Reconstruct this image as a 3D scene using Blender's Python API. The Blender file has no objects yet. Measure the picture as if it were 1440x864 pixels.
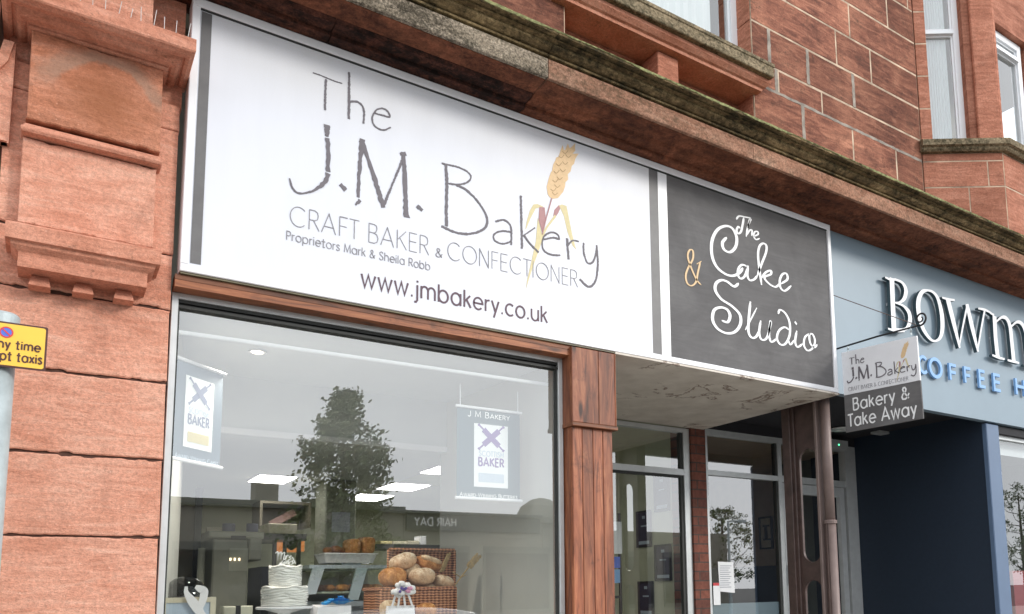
import bpy, bmesh, math, random
from mathutils import Vector, Matrix
random.seed(7)
R_ = math.radians
# ------------------------------------------------------------------ camera model
FOC, CX, CY = 1137.37, 854.9, 689.0
YAW, PIT, ROL = 0.60793772, 0.121352613, -0.01710257
CF = Vector((math.sin(YAW)*math.cos(PIT), math.cos(YAW)*math.cos(PIT), math.sin(PIT)))
_r = Vector((math.cos(YAW), -math.sin(YAW), 0)); _u = _r.cross(CF)
CR = _r*math.cos(ROL)+_u*math.sin(ROL); CU = _u*math.cos(ROL)-_r*math.sin(ROL)
CAM = Vector((0, -3.6, 1.6))
def ray(px, py): return CF*FOC + CR*(px-CX) - CU*(py-CY)
def hit(px, py, p0, n):
    d = ray(px, py); return CAM + d*((p0-CAM).dot(n)/d.dot(n))
def PY(px, py, Y=0.0): return hit(px, py, Vector((0, Y, 0)), Vector((0, 1, 0)))
def PX(px, py, X=0.0): return hit(px, py, Vector((X, 0, 0)), Vector((1, 0, 0)))
def PZ(px, py, Z=0.0): return hit(px, py, Vector((0, 0, Z)), Vector((0, 0, 1)))

scene = bpy.context.scene
COL = scene.collection
# ------------------------------------------------------------------ materials
def newmat(name):
    m = bpy.data.materials.new(name); m.use_nodes = True
    nt = m.node_tree; b = nt.nodes['Principled BSDF']; return m, nt, b
def N(nt, t, **k):
    n = nt.nodes.new(t)
    for a, v in k.items():
        if a.startswith('i_'): n.inputs[a[2:].replace('_', ' ')].default_value = v
        else: setattr(n, a, v)
    return n
def L(nt, a, b): nt.links.new(a, b)
def c4(c): return (c[0], c[1], c[2], 1.0)
def coords(nt, scale=(1, 1, 1), rot=(0, 0, 0)):
    tc = N(nt, 'ShaderNodeTexCoord'); mp = N(nt, 'ShaderNodeMapping')
    mp.inputs['Scale'].default_value = scale; mp.inputs['Rotation'].default_value = rot
    L(nt, tc.outputs['Object'], mp.inputs['Vector']); return mp.outputs['Vector']
def noise(nt, vec, scale, detail=4, rough=.6, dist=0):
    n = N(nt, 'ShaderNodeTexNoise'); n.inputs['Scale'].default_value = scale
    n.inputs['Detail'].default_value = detail; n.inputs['Roughness'].default_value = rough
    n.inputs['Distortion'].default_value = dist; L(nt, vec, n.inputs['Vector']); return n.outputs['Fac']
def ramp(nt, fac, stops):
    r = N(nt, 'ShaderNodeValToRGB'); e = r.color_ramp.elements
    while len(e) < len(stops): e.new(.5)
    for q, (p, c) in zip(e, stops):
        q.position = p; q.color = c4(c) if not isinstance(c, (int, float)) else (c, c, c, 1)
    L(nt, fac, r.inputs['Fac']); return r.outputs['Color']
def mix(nt, a, b, fac, mode='MIX'):
    m = N(nt, 'ShaderNodeMix', data_type='RGBA', blend_type=mode)
    for s, v in ((m.inputs[0], fac), (m.inputs[6], a), (m.inputs[7], b)):
        if hasattr(v, 'is_output') or isinstance(v, bpy.types.NodeSocket): L(nt, v, s)
        elif isinstance(v, (int, float)): s.default_value = v
        else: s.default_value = c4(v)
    return m.outputs[2]
def bump(nt, b, fac, strength=.4, dist=.01, prev=None):
    n = N(nt, 'ShaderNodeBump'); n.inputs['Strength'].default_value = strength
    n.inputs['Distance'].default_value = dist; L(nt, fac, n.inputs['Height'])
    if prev: L(nt, prev, n.inputs['Normal'])
    L(nt, n.outputs['Normal'], b.inputs['Normal']); return n.outputs['Normal']
def plain(name, col, rough=.5, metal=0, var=.06, vs=9, bmp=0.0, spec=.5, scale=(1, 1, 1), bs=120):
    m, nt, b = newmat(name); v = coords(nt, scale)
    f = noise(nt, v, vs, 5); lo = [c*(1-var*2) for c in col]; hi = [min(1, c*(1+var)) for c in col]
    L(nt, ramp(nt, f, [(.25, lo), (.6, col), (.8, hi)]), b.inputs['Base Color'])
    b.inputs['Roughness'].default_value = rough; b.inputs['Metallic'].default_value = metal
    b.inputs['Specular IOR Level'].default_value = spec
    if bmp: bump(nt, b, noise(nt, v, bs, 3), bmp, .002)
    return m
def sandstone(name, dark, mid, light, grime=0.0, tool=1.0, stain=.5, grimecol=(.05, .042, .03), moss=0.0):
    m, nt, b = newmat(name); v = coords(nt)
    at = N(nt, 'ShaderNodeAttribute', attribute_name='tint')
    big = noise(nt, v, 2.3, 6, .65, .6); fine = noise(nt, v, 60, 4, .7)
    vb = coords(nt, (1.6, 1.6, 9), (0, R_(9), 0)); bed = noise(nt, vb, 2.2, 7, .7, 1.2)
    vs = coords(nt, (13, 13, 44)); streak = noise(nt, vs, 2.6, 6, .75, .5)
    c = ramp(nt, big, [(.3, dark), (.5, mid), (.72, light)])
    c = mix(nt, c, ramp(nt, bed, [(.38, dark), (.52, mid), (.68, light)]), .55)
    c = mix(nt, c, ramp(nt, streak, [(.3, .72), (.5, 1.0), (.75, 1.12)]), .55*tool, 'MULTIPLY')
    c = mix(nt, c, ramp(nt, fine, [(.3, .70), (.52, 1.0), (.75, 1.22)]), .8, 'MULTIPLY')
    spk = noise(nt, coords(nt, (1, 1, 2.2)), 170, 2, .8)
    c = mix(nt, c, ramp(nt, spk, [(.32, .62), (.5, 1.0), (.72, 1.25)]), .55, 'MULTIPLY')
    c = mix(nt, c, ramp(nt, at.outputs['Fac'], [(0, .5), (.5, 1.0), (1, 1.5)]), 1.0, 'MULTIPLY')
    if stain:
        s = noise(nt, coords(nt, (1, 1, .8)), 4.5, 8, .72, .9)
        c = mix(nt, c, (dark[0]*.45, dark[1]*.5, dark[2]*.55), ramp(nt, s, [(.55, 0.0), (.72, stain)]))
        vo = N(nt, 'ShaderNodeTexVoronoi'); vo.inputs['Scale'].default_value = 26; L(nt, v, vo.inputs['Vector'])
        c = mix(nt, c, (light[0]*1.15, light[1]*1.3, light[2]*1.4), ramp(nt, vo.outputs['Distance'], [(.03, .5), (.09, 0.0)]))
    if grime:
        g = noise(nt, coords(nt, (1, 1, 1.6)), 5, 9, .78, .4); g2 = noise(nt, v, 42, 4, .8)
        gm = mix(nt, g, g2, .4)
        c = mix(nt, c, grimecol, ramp(nt, gm, [(.62-grime*.32, 0.0), (.70-grime*.14, .93)]))
    if moss:
        geo = N(nt, 'ShaderNodeNewGeometry'); sx = N(nt, 'ShaderNodeSeparateXYZ'); L(nt, geo.outputs['Normal'], sx.inputs[0])
        mm = N(nt, 'ShaderNodeMath', operation='MULTIPLY'); L(nt, ramp(nt, sx.outputs['Z'], [(.15, 0.0), (.6, 1.0)]), mm.inputs[0])
        L(nt, ramp(nt, noise(nt, v, 30, 5, .8), [(.35, .15), (.6, moss)]), mm.inputs[1])
        c = mix(nt, c, (.19, .20, .07), mm.outputs[0])
    L(nt, c, b.inputs['Base Color']); b.inputs['Roughness'].default_value = .92
    b.inputs['Specular IOR Level'].default_value = .2
    n1 = bump(nt, b, streak, .95*tool, .012); n2 = bump(nt, b, fine, .7, .006, n1); bump(nt, b, noise(nt, coords(nt, (22, 22, 60)), 2.4, 6, .8), .8*tool, .008, n2)
    return m
def timber(name, dark, mid, light, axis='z', rough=.55):
    m, nt, b = newmat(name)
    sc = (19, 19, 2.2) if axis == 'z' else (2.2, 19, 19)
    at = N(nt, 'ShaderNodeAttribute', attribute_name='tint')
    v = coords(nt, sc); off = N(nt, 'ShaderNodeVectorMath', operation='ADD'); L(nt, v, off.inputs[0])
    mu = N(nt, 'ShaderNodeVectorMath', operation='SCALE'); mu.inputs['Scale'].default_value = 37
    cb = N(nt, 'ShaderNodeCombineXYZ'); L(nt, at.outputs['Fac'], cb.inputs[0]); L(nt, at.outputs['Fac'], cb.inputs[2])
    L(nt, cb.outputs[0], mu.inputs[0]); L(nt, mu.outputs[0], off.inputs[1])
    g = noise(nt, off.outputs[0], 1.0, 8, .62, 1.6); g2 = noise(nt, off.outputs[0], .35, 3, .5, .6)
    c = ramp(nt, g, [(.28, dark), (.5, mid), (.74, light)])
    c = mix(nt, c, ramp(nt, g2, [(.3, .62), (.55, 1.0), (.75, 1.25)]), .8, 'MULTIPLY')
    c = mix(nt, c, ramp(nt, at.outputs['Fac'], [(0, .72), (.5, 1.0), (1, 1.3)]), 1.0, 'MULTIPLY')
    kn = N(nt, 'ShaderNodeTexVoronoi'); kn.inputs['Scale'].default_value = 1.0
    kv = coords(nt, (9, 9, 2.6) if axis == 'z' else (2.6, 9, 9)); L(nt, kv, kn.inputs['Vector'])
    c = mix(nt, c, (dark[0]*.22, dark[1]*.2, dark[2]*.2), ramp(nt, kn.outputs['Distance'], [(.07, .9), (.16, 0.0)]))
    wx = noise(nt, coords(nt, (1, 1, 1)), 7, 6, .75)
    c = mix(nt, c, (dark[0]*.4, dark[1]*.4, dark[2]*.4), ramp(nt, wx, [(.56, 0.0), (.74, .75)]))
    L(nt, c, b.inputs['Base Color']); b.inputs['Roughness'].default_value = rough
    bump(nt, b, g, .35, .004); return m
def glassmat(name, tint=(.93, .96, .95), ior=1.5, rough=0.0, gain=0.0):
    m, nt, b = newmat(name); nt.nodes.remove(b)
    tr = N(nt, 'ShaderNodeBsdfTransparent'); tr.inputs[0].default_value = c4(tint)
    gl = N(nt, 'ShaderNodeBsdfGlossy'); gl.inputs['Roughness'].default_value = rough
    gl.inputs['Color'].default_value = (1, 1, 1, 1)
    fr = N(nt, 'ShaderNodeFresnel'); fr.inputs['IOR'].default_value = ior
    mu = N(nt, 'ShaderNodeMath', operation='MULTIPLY', use_clamp=True); bs_ = N(nt, 'ShaderNodeMath', operation='MULTIPLY_ADD'); bs_.inputs[1].default_value = 1.0; bs_.inputs[2].default_value = gain; L(nt, fr.outputs[0], bs_.inputs[0])
    ge = N(nt, 'ShaderNodeNewGeometry'); fr.inputs['Normal']
    inv = N(nt, 'ShaderNodeMath', operation='SUBTRACT'); inv.inputs[0].default_value = 1; L(nt, ge.outputs['Backfacing'], inv.inputs[1])
    L(nt, bs_.outputs[0], mu.inputs[0]); L(nt, inv.outputs[0], mu.inputs[1])
    mx = N(nt, 'ShaderNodeMixShader'); L(nt, mu.outputs[0], mx.inputs[0]); L(nt, tr.outputs[0], mx.inputs[1]); L(nt, gl.outputs[0], mx.inputs[2])
    L(nt, mx.outputs[0], nt.nodes['Material Output'].inputs['Surface']); return m
def emis(name, col, st):
    m, nt, b = newmat(name); nt.nodes.remove(b); e = N(nt, 'ShaderNodeEmission')
    e.inputs[0].default_value = c4(col); e.inputs[1].default_value = st
    L(nt, e.outputs[0], nt.nodes['Material Output'].inputs['Surface']); return m

M = {}
M['stone_l'] = sandstone('red_sandstone_dressed', (.56, .225, .14), (.74, .36, .25), (.84, .50, .375), 0, .6, .35)
M['stone_block'] = sandstone('red_sandstone_stained', (.34, .125, .065), (.56, .225, .13), (.70, .35, .24), 0, .55, .35)
M['stone_s'] = sandstone('red_sandstone_smooth', (.40, .155, .095), (.60, .265, .175), (.72, .38, .275), .16, .35, .3)
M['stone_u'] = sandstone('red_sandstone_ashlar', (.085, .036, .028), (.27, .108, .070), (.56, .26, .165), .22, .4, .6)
M['stone_bay'] = sandstone('red_sandstone_bay', (.24, .09, .055), (.44, .18, .115), (.60, .29, .20), .10, .5, .35)
M['stone_cyma'] = sandstone('red_sandstone_sooted', (.09, .062, .030), (.24, .17, .085), (.54, .40, .21), .36, .3, .4, (.022, .021, .012), 1.0)
M['stone_band'] = sandstone('red_sandstone_lichened', (.30, .14, .085), (.50, .265, .175), (.64, .41, .29), .30, .4, .5, (.05, .042, .028), .5)
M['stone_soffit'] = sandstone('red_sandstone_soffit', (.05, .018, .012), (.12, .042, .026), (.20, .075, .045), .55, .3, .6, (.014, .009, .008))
M['stone_band_l'] = sandstone('grey_lichened_sandstone', (.20, .16, .11), (.40, .33, .25), (.58, .49, .38), .36, .4, .4, (.05, .045, .03), .5)
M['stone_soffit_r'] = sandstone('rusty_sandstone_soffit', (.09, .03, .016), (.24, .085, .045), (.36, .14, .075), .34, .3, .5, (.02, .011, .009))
M['stone_sill'] = sandstone('sandstone_weathered_sill', (.20, .15, .09), (.33, .26, .165), (.45, .35, .23), .2, .3, .4, (.05, .05, .025), .7)
def weathered(m):
    nt = m.node_tree; b = nt.nodes['Principled BSDF']; src = b.inputs['Base Color'].links[0].from_socket
    tc = N(nt, 'ShaderNodeTexCoord'); mp = N(nt, 'ShaderNodeMapping'); mp.inputs['Location'].default_value = (-.10/.21, 0, -3.53/.175); mp.inputs['Scale'].default_value = (1/.21, 0, 1/.175)
    ge = N(nt, 'ShaderNodeNewGeometry'); L(nt, ge.outputs['Position'], mp.inputs[0]); ln = N(nt, 'ShaderNodeVectorMath', operation='LENGTH'); L(nt, mp.outputs[0], ln.inputs[0])
    ad = N(nt, 'ShaderNodeMath', operation='MULTIPLY_ADD'); L(nt, noise(nt, coords(nt), 7, 6, .65), ad.inputs[0]); ad.inputs[1].default_value = .36; l6 = N(nt, 'ShaderNodeMath', operation='MULTIPLY'); L(nt, ln.outputs['Value'], l6.inputs[0]); l6.inputs[1].default_value = .52; L(nt, l6.outputs[0], ad.inputs[2])
    c = mix(nt, src, (.33, .125, .06), ramp(nt, ad.outputs[0], [(.25, .8), (.62, .15), (.66, 0.0)]))
    sx = N(nt, 'ShaderNodeSeparateXYZ'); L(nt, mp.outputs[0], sx.inputs[0])
    rim = ramp(nt, ad.outputs[0], [(.60, 0.0), (.65, 1.0), (.73, .85), (.84, 0.0)])
    up = ramp(nt, mix(nt, sx.outputs['Z'], noise(nt, coords(nt), 9, 4), .35), [(.15, .05), (.4, .6)])
    mu = N(nt, 'ShaderNodeMath', operation='MULTIPLY'); L(nt, rim, mu.inputs[0]); L(nt, up, mu.inputs[1])
    c = mix(nt, c, (.34, .245, .185), mu.outputs[0]); L(nt, c, b.inputs['Base Color'])
weathered(M['stone_block'])
M['mortar'] = plain('lime_mortar', (.62, .47, .34), .95, 0, .38, 6, .4)
M['old_mortar'] = plain('grey_cement_pointing', (.36, .31, .26), .95, 0, .35, 9, .5)
M['joint'] = plain('dark_joint', (.10, .05, .035), .95, 0, .3, 30)
M['white_al'] = plain('white_aluminium', (.80, .80, .82), .35, 0, .03, 5)
M['upvc'] = plain('white_upvc', (.82, .84, .86), .3, 0, .02, 5)
M['silver'] = plain('mill_aluminium', (.60, .62, .62), .38, .35, .06, 14)
M['dark_al'] = plain('dark_rubber_gasket', (.03, .032, .03), .6, 0, .2)
M['grey_paint'] = plain('grey_green_paint', (.32, .32, .29), .6, 0, .12, 20, .2)
M['cake_black'] = plain('charcoal_panel', (.125, .12, .12), .42, 0, .14, 4)
M['char'] = plain('charcoal_vinyl', (.13, .125, .125), .5, 0, .10, 14)
M['ink'] = plain('grey_brown_vinyl', (.14, .125, .14), .6, 0, .08, 30)
M['ink_thin'] = plain('grey_vinyl', (.26, .25, .27), .6, 0, .08, 30)
M['ink_url'] = plain('aubergine_vinyl', (.10, .055, .075), .6, 0, .05)
M['ink_white'] = plain('white_vinyl', (.85, .85, .85), .5, 0, .02)
M['tan'] = plain('wheat_tan_vinyl', (.74, .52, .29), .6, 0, .06, 60)
M['tan_d'] = plain('wheat_brown_vinyl', (.42, .26, .12), .6, 0, .06, 60)
M['khaki'] = plain('pale_khaki_vinyl', (.66, .57, .32), .6, 0, .06, 60)
M['mauve'] = plain('mauve_vinyl', (.42, .22, .22), .6, 0, .06, 60)
M['blue_board'] = plain('powder_blue_paint', (.215, .285, .34), .45, 0, .03, 3)
M['letter_return'] = plain('dark_teal_letter_return', (.05, .085, .10), .5)
M['blue_letter'] = plain('bright_pale_blue_acrylic', (.22, .42, .72), .45, 0, .02)
M['blue_side'] = plain('slate_blue_paint', (.10, .155, .25), .5, 0, .04, 5)
M['navy'] = plain('navy_render', (.010, .021, .040), .65, 0, .08, 30, .3)
M['black_ceiling'] = plain('black_ceiling_paint', (.016, .016, .020), .8, 0, .1)
M['wood_v'] = timber('red_stained_cladding', (.07, .022, .010), (.27, .085, .038), (.47, .19, .09), 'z')
M['wood_h'] = timber('stained_header_board', (.06, .022, .010), (.23, .075, .028), (.38, .15, .06), 'x')
M['iron'] = plain('black_wrought_iron', (.02, .02, .022), .5, .3, .1)
M['brown_steel'] = plain('brown_painted_steel', (.085, .052, .045), .45, .1, .25, 12, .4, bs=60)
M['brown_pipe'] = plain('faded_brown_pipe_paint', (.20, .145, .13), .5, .1, .12, 10, .3, bs=60)
M['galv'] = plain('galvanised_steel', (.46, .52, .53), .55, .25, .12, 16, .3)
M['yellow'] = plain('yellow_sign_face', (.86, .52, .06), .4, 0, .03)
M['sign_red'] = plain('red_sign_ink', (.60, .05, .06), .4)
M['sign_blue'] = plain('blue_sign_ink', (.08, .16, .62), .4)
M['sign_brown'] = plain('dark_brown_ink', (.07, .02, .015), .5)
M['steel_spike'] = plain('stainless_wire', (.6, .58, .55), .3, .8)
M['glass'] = glassmat('shop_window_glass', (.97, .985, .975), 1.52, 0, .20)
M['glass_up'] = glassmat('upper_window_glass', (.93, .95, .95), 1.55, 0, .13)
M['glass_case'] = glassmat('display_case_glass', (.95, .98, .97), 1.45)
M['room_w'] = plain('interior_white_paint', (.66, .68, .68), .8, 0, .02)
M['room_g'] = plain('interior_sage_paint', (.56, .57, .42), .8, 0, .03)
M['room_grey'] = plain('interior_grey_paint', (.50, .50, .47), .8, 0, .02)
M['room_dark'] = plain('interior_brown_panel', (.15, .13, .095), .7, 0, .15, 3)
M['room_floor'] = plain('vinyl_floor', (.22, .21, .19), .6)
M['panel_light'] = emis('lit_ceiling_panel', (1, .97, .92), 11)
M['spot_light'] = emis('lit_downlight', (1, .82, .6), 9)
M['orange_light'] = emis('lit_orange_glow', (1, .36, .12), .5)
M['led'] = emis('lit_status_led', (1, .75, .5), 4)
M['paper'] = plain('white_paper', (.80, .81, .82), .7, 0, .02)
M['paper_ink'] = plain('printed_grey_text', (.32, .33, .38), .7)
M['ban_blue'] = plain('banner_blue_grey', (.045, .09, .115), .6, 0, .04)
M['ban_pale'] = plain('banner_faded_blue', (.09, .135, .18), .6, 0, .04)
M['purple'] = plain('banner_purple_ink', (.13, .05, .30), .6)
M['slate_ink'] = plain('banner_slate_ink', (.11, .14, .26), .6)
M['pale_ink'] = plain('banner_pale_ink', (.48, .56, .66), .6)
M['gold_ink'] = plain('banner_gold_ink', (.55, .47, .22), .6)
M['ceramic'] = plain('white_ceramic', (.8, .8, .82), .2, 0, .02)
M['icing'] = plain('white_icing', (.84, .83, .79), .5, 0, .03, 30, .3)
M['cream'] = plain('cream_card', (.62, .56, .42), .7)
M['bag'] = plain('white_paper_bag', (.8, .78, .80), .6, 0, .04)
M['pinkfl'] = plain('pink_petals', (.72, .32, .48), .6); M['whitefl'] = plain('white_petals', (.85, .82, .82), .6)
M['blue_rose'] = plain('bright_blue_sugar_petals', (.02, .27, .62), .45)
M['purpfl'] = plain('purple_petals', (.12, .08, .3), .6)
M['crust'] = plain('baked_crust', (.45, .20, .06), .6, 0, .35, 14, .6, bs=40)
M['crust_d'] = plain('dark_baked_crust', (.26, .09, .03), .6, 0, .3, 18, .6, bs=40)
M['flour'] = plain('floured_crust', (.60, .44, .28), .8, 0, .3, 22, .6, bs=40)
M['crumb'] = plain('soft_bread_side', (.70, .50, .30), .8, 0, .1, 30, .5)
M['appl'] = plain('grey_appliance_metal', (.34, .34, .27), .45, 0, .08)
M['appl_l'] = plain('pale_appliance_plastic', (.46, .46, .37), .5, 0, .08)
M['canister'] = plain('slate_canister', (.17, .17, .26), .4)
M['black'] = plain('black_plastic', (.015, .015, .016), .4)
M['case_fr'] = plain('blue_grey_case_frame', (.45, .52, .58), .35, .3)
M['straw'] = plain('dry_wheat_straw', (.46, .33, .16), .8, 0, .2, 60)
M['frame_b'] = plain('black_frame', (.02, .018, .03), .4); M['cert'] = plain('navy_certificate', (.05, .04, .09), .5, 0, .2, 20)
M['warm'] = plain('warm_beige_wall', (.52, .40, .30), .8); M['navyd'] = plain('navy_dado', (.02, .035, .06), .6)
M['skin'] = plain('skin', (.45, .27, .2), .6); M['hair'] = plain('dark_hair', (.03, .02, .015), .6)
M['yel_cl'] = plain('yellow_jacket', (.75, .42, .03), .7); M['dk_cl'] = plain('dark_jumper', (.04, .05, .07), .8)
M['leaf'] = plain('tree_leaf', (.14, .18, .075), .6, 0, .4, 3); M['bark'] = plain('tree_bark', (.09, .07, .05), .9, 0, .3, 20, .6)
M['red_seat'] = plain('red_upholstery', (.32, .02, .03), .6)
M['asphalt'] = plain('asphalt', (.055, .055, .055), .9, 0, .2, 60, .5); M['slab'] = plain('paving_slab', (.42, .40, .37), .9, 0, .15, 8, .4)
M['opp_wall'] = plain('opposite_render', (.27, .26, .22), .9, 0, .1, 1); M['opp_dark'] = plain('opposite_fascia', (.12, .125, .11), .6)
M['opp_lt'] = plain('pale_opposite_trim', (.85, .85, .83), .6)
M['line'] = plain('road_paint', (.75, .73, .68), .7)
M['car'] = plain('silver_car_paint', (.50, .51, .53), .25, .6, .02); M['tyre'] = plain('tyre_rubber', (.02, .02, .02), .8)
M['carglass'] = plain('dark_car_glass', (.02, .022, .025), .05)
def weather(m, sp, amt, dirt, sk=.75):
    nt = m.node_tree; b = nt.nodes['Principled BSDF']; src = b.inputs['Base Color'].links[0].from_socket
    f = noise(nt, coords(nt, (1, 1.5, 1.5)), sp, 8, .82, .3); r = noise(nt, coords(nt, (.6, 1, 1)), 3.2, 5, .7)
    k = mix(nt, f, r, .38)
    c = mix(nt, src, dirt, ramp(nt, k, [(.47, 0.0), (.56, amt)]))
    c = mix(nt, c, ramp(nt, noise(nt, coords(nt), sp*2.6, 3, .8), [(.34, .45), (.5, 1.0), (.68, 1.7)]), sk, 'MULTIPLY')
    L(nt, c, b.inputs['Base Color']); nr = b.inputs['Normal'].links[0].from_socket; bump(nt, b, f, .8, .02, nr)
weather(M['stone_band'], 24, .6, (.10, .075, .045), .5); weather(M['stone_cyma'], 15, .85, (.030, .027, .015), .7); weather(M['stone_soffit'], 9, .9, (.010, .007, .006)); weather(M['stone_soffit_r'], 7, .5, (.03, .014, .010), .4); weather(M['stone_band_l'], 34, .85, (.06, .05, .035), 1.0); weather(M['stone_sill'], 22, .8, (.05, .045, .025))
def breadmat(name, crust, pale, amt):
    m, nt, b = newmat(name); v = coords(nt); f = noise(nt, v, 11, 6, .7, .5); g = noise(nt, v, 70, 4, .8)
    c = ramp(nt, f, [(.3, [q*.5 for q in crust]), (.5, crust), (.7, [min(1, q*1.6) for q in crust])])
    ge = N(nt, 'ShaderNodeNewGeometry'); sx = N(nt, 'ShaderNodeSeparateXYZ'); L(nt, ge.outputs['Normal'], sx.inputs[0])
    mm = N(nt, 'ShaderNodeMath', operation='MULTIPLY'); L(nt, ramp(nt, sx.outputs['Z'], [(.0, .35), (.8, 1.0)]), mm.inputs[0]); L(nt, ramp(nt, mix(nt, f, g, .45), [(.58-amt*.25, 0.0), (.66-amt*.18, 1.0)]), mm.inputs[1])
    c = mix(nt, c, pale, mm.outputs[0]); c = mix(nt, c, ramp(nt, g, [(.3, .75), (.6, 1.0)]), .7, 'MULTIPLY')
    L(nt, c, b.inputs['Base Color']); b.inputs['Roughness'].default_value = .7; n1 = bump(nt, b, f, .9, .02); bump(nt, b, g, .8, .006, n1); return m
M['flour'] = breadmat('floured_crust', (.50, .25, .10), (.78, .66, .50), .75)
M['crust'] = breadmat('golden_crust', (.50, .20, .055), (.80, .48, .20), .35)
M['crust_d'] = breadmat('dark_crust', (.24, .085, .03), (.45, .22, .09), .2)
M['crumb'] = breadmat('pale_crust', (.62, .38, .20), (.84, .68, .48), .7)
def brickmat():
    m, nt, b = newmat('dark_red_brick'); tc = N(nt, 'ShaderNodeTexCoord'); mp = N(nt, 'ShaderNodeMapping')
    mp.inputs['Rotation'].default_value = (R_(90), 0, 0); L(nt, tc.outputs['Object'], mp.inputs[0])
    br = N(nt, 'ShaderNodeTexBrick'); L(nt, mp.outputs[0], br.inputs['Vector'])
    br.inputs['Scale'].default_value = 1; br.inputs['Brick Width'].default_value = .225; br.inputs['Row Height'].default_value = .075
    br.inputs['Mortar Size'].default_value = .006
    br.inputs['Color1'].default_value = (.21, .07, .045, 1); br.inputs['Color2'].default_value = (.12, .042, .03, 1)
    br.inputs['Mortar'].default_value = (.075, .05, .042, 1)
    c = mix(nt, br.outputs['Color'], ramp(nt, noise(nt, coords(nt), 30, 5), [(.3, .6), (.7, 1.25)]), .8, 'MULTIPLY')
    L(nt, c, b.inputs['Base Color']); b.inputs['Roughness'].default_value = .85
    bump(nt, b, br.outputs['Fac'], -.6, .006); return m
M['brick'] = brickmat()
M['moss'] = plain('yellow_green_moss', (.30, .30, .13), .95, 0, .45, 40, .9, bs=90)
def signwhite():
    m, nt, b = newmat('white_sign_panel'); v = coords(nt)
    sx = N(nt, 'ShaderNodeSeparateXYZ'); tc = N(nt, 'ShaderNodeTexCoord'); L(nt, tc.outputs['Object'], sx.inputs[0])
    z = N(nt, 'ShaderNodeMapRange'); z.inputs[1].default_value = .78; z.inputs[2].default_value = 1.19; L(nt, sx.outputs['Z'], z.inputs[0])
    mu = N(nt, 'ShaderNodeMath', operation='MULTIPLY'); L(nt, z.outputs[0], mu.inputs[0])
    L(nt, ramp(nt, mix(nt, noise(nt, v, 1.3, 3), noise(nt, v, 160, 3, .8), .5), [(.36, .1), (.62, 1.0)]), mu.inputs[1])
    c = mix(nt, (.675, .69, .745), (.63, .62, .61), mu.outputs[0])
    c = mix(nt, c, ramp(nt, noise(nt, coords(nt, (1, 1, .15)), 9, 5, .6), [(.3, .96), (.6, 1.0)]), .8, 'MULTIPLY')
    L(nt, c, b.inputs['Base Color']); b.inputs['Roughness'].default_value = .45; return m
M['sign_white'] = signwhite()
def slatemat():
    m, nt, b = newmat('chalkboard_grey_panel'); v = coords(nt, (1, 1, 1), (0, R_(20), 0))
    f = noise(nt, v, 2.4, 6, .62, .8); f2 = noise(nt, coords(nt, (1, 1, 9), (0, R_(-7), 0)), 3, 5, .7, 1)
    c = ramp(nt, f, [(.3, (.115, .11, .11)), (.55, (.14, .135, .135)), (.75, (.175, .17, .168))])
    c = mix(nt, c, ramp(nt, f2, [(.35, .85), (.65, 1.12)]), .6, 'MULTIPLY')
    L(nt, c, b.inputs['Base Color']); b.inputs['Roughness'].default_value = .8; b.inputs['Specular IOR Level'].default_value = .25; return m
M['slate'] = slatemat()
def soffitmat():
    m, nt, b = newmat('peeling_cream_soffit'); v = coords(nt)
    f = noise(nt, v, 2.6, 8, .62, .5)
    ring = ramp(nt, f, [(.535, 0.0), (.555, 1.0), (.575, .0)])
    sm = noise(nt, coords(nt, (1, 1, 1)), 1.1, 3)
    mk = N(nt, 'ShaderNodeMath', operation='MULTIPLY'); L(nt, ring, mk.inputs[0]); L(nt, ramp(nt, sm, [(.50, 0.0), (.54, 1.0)]), mk.inputs[1])
    c = ramp(nt, noise(nt, v, 5, 5), [(.3, (.56, .50, .43)), (.7, (.74, .68, .60))])
    c = mix(nt, c, (.16, .09, .055), mk.outputs[0])
    L(nt, c, b.inputs['Base Color']); b.inputs['Roughness'].default_value = .7
    bump(nt, b, f, .3, .01); return m
M['soffit'] = soffitmat()
def wickermat():
    m, nt, b = newmat('brown_wicker'); v = coords(nt)
    w1 = N(nt, 'ShaderNodeTexWave', bands_direction='Z'); w1.inputs['Scale'].default_value = 22; w1.inputs['Distortion'].default_value = 2; L(nt, v, w1.inputs['Vector'])
    w2 = N(nt, 'ShaderNodeTexWave', bands_direction='X'); w2.inputs['Scale'].default_value = 14; w2.inputs['Distortion'].default_value = 1.5; L(nt, v, w2.inputs['Vector'])
    f = mix(nt, w1.outputs['Fac'], w2.outputs['Fac'], .4)
    L(nt, ramp(nt, f, [(.2, (.10, .032, .016)), (.5, (.34, .13, .065)), (.8, (.52, .25, .13))]), b.inputs['Base Color'])
    b.inputs['Roughness'].default_value = .6; bump(nt, b, f, .8, .006); return m
M['wicker'] = wickermat()

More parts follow.
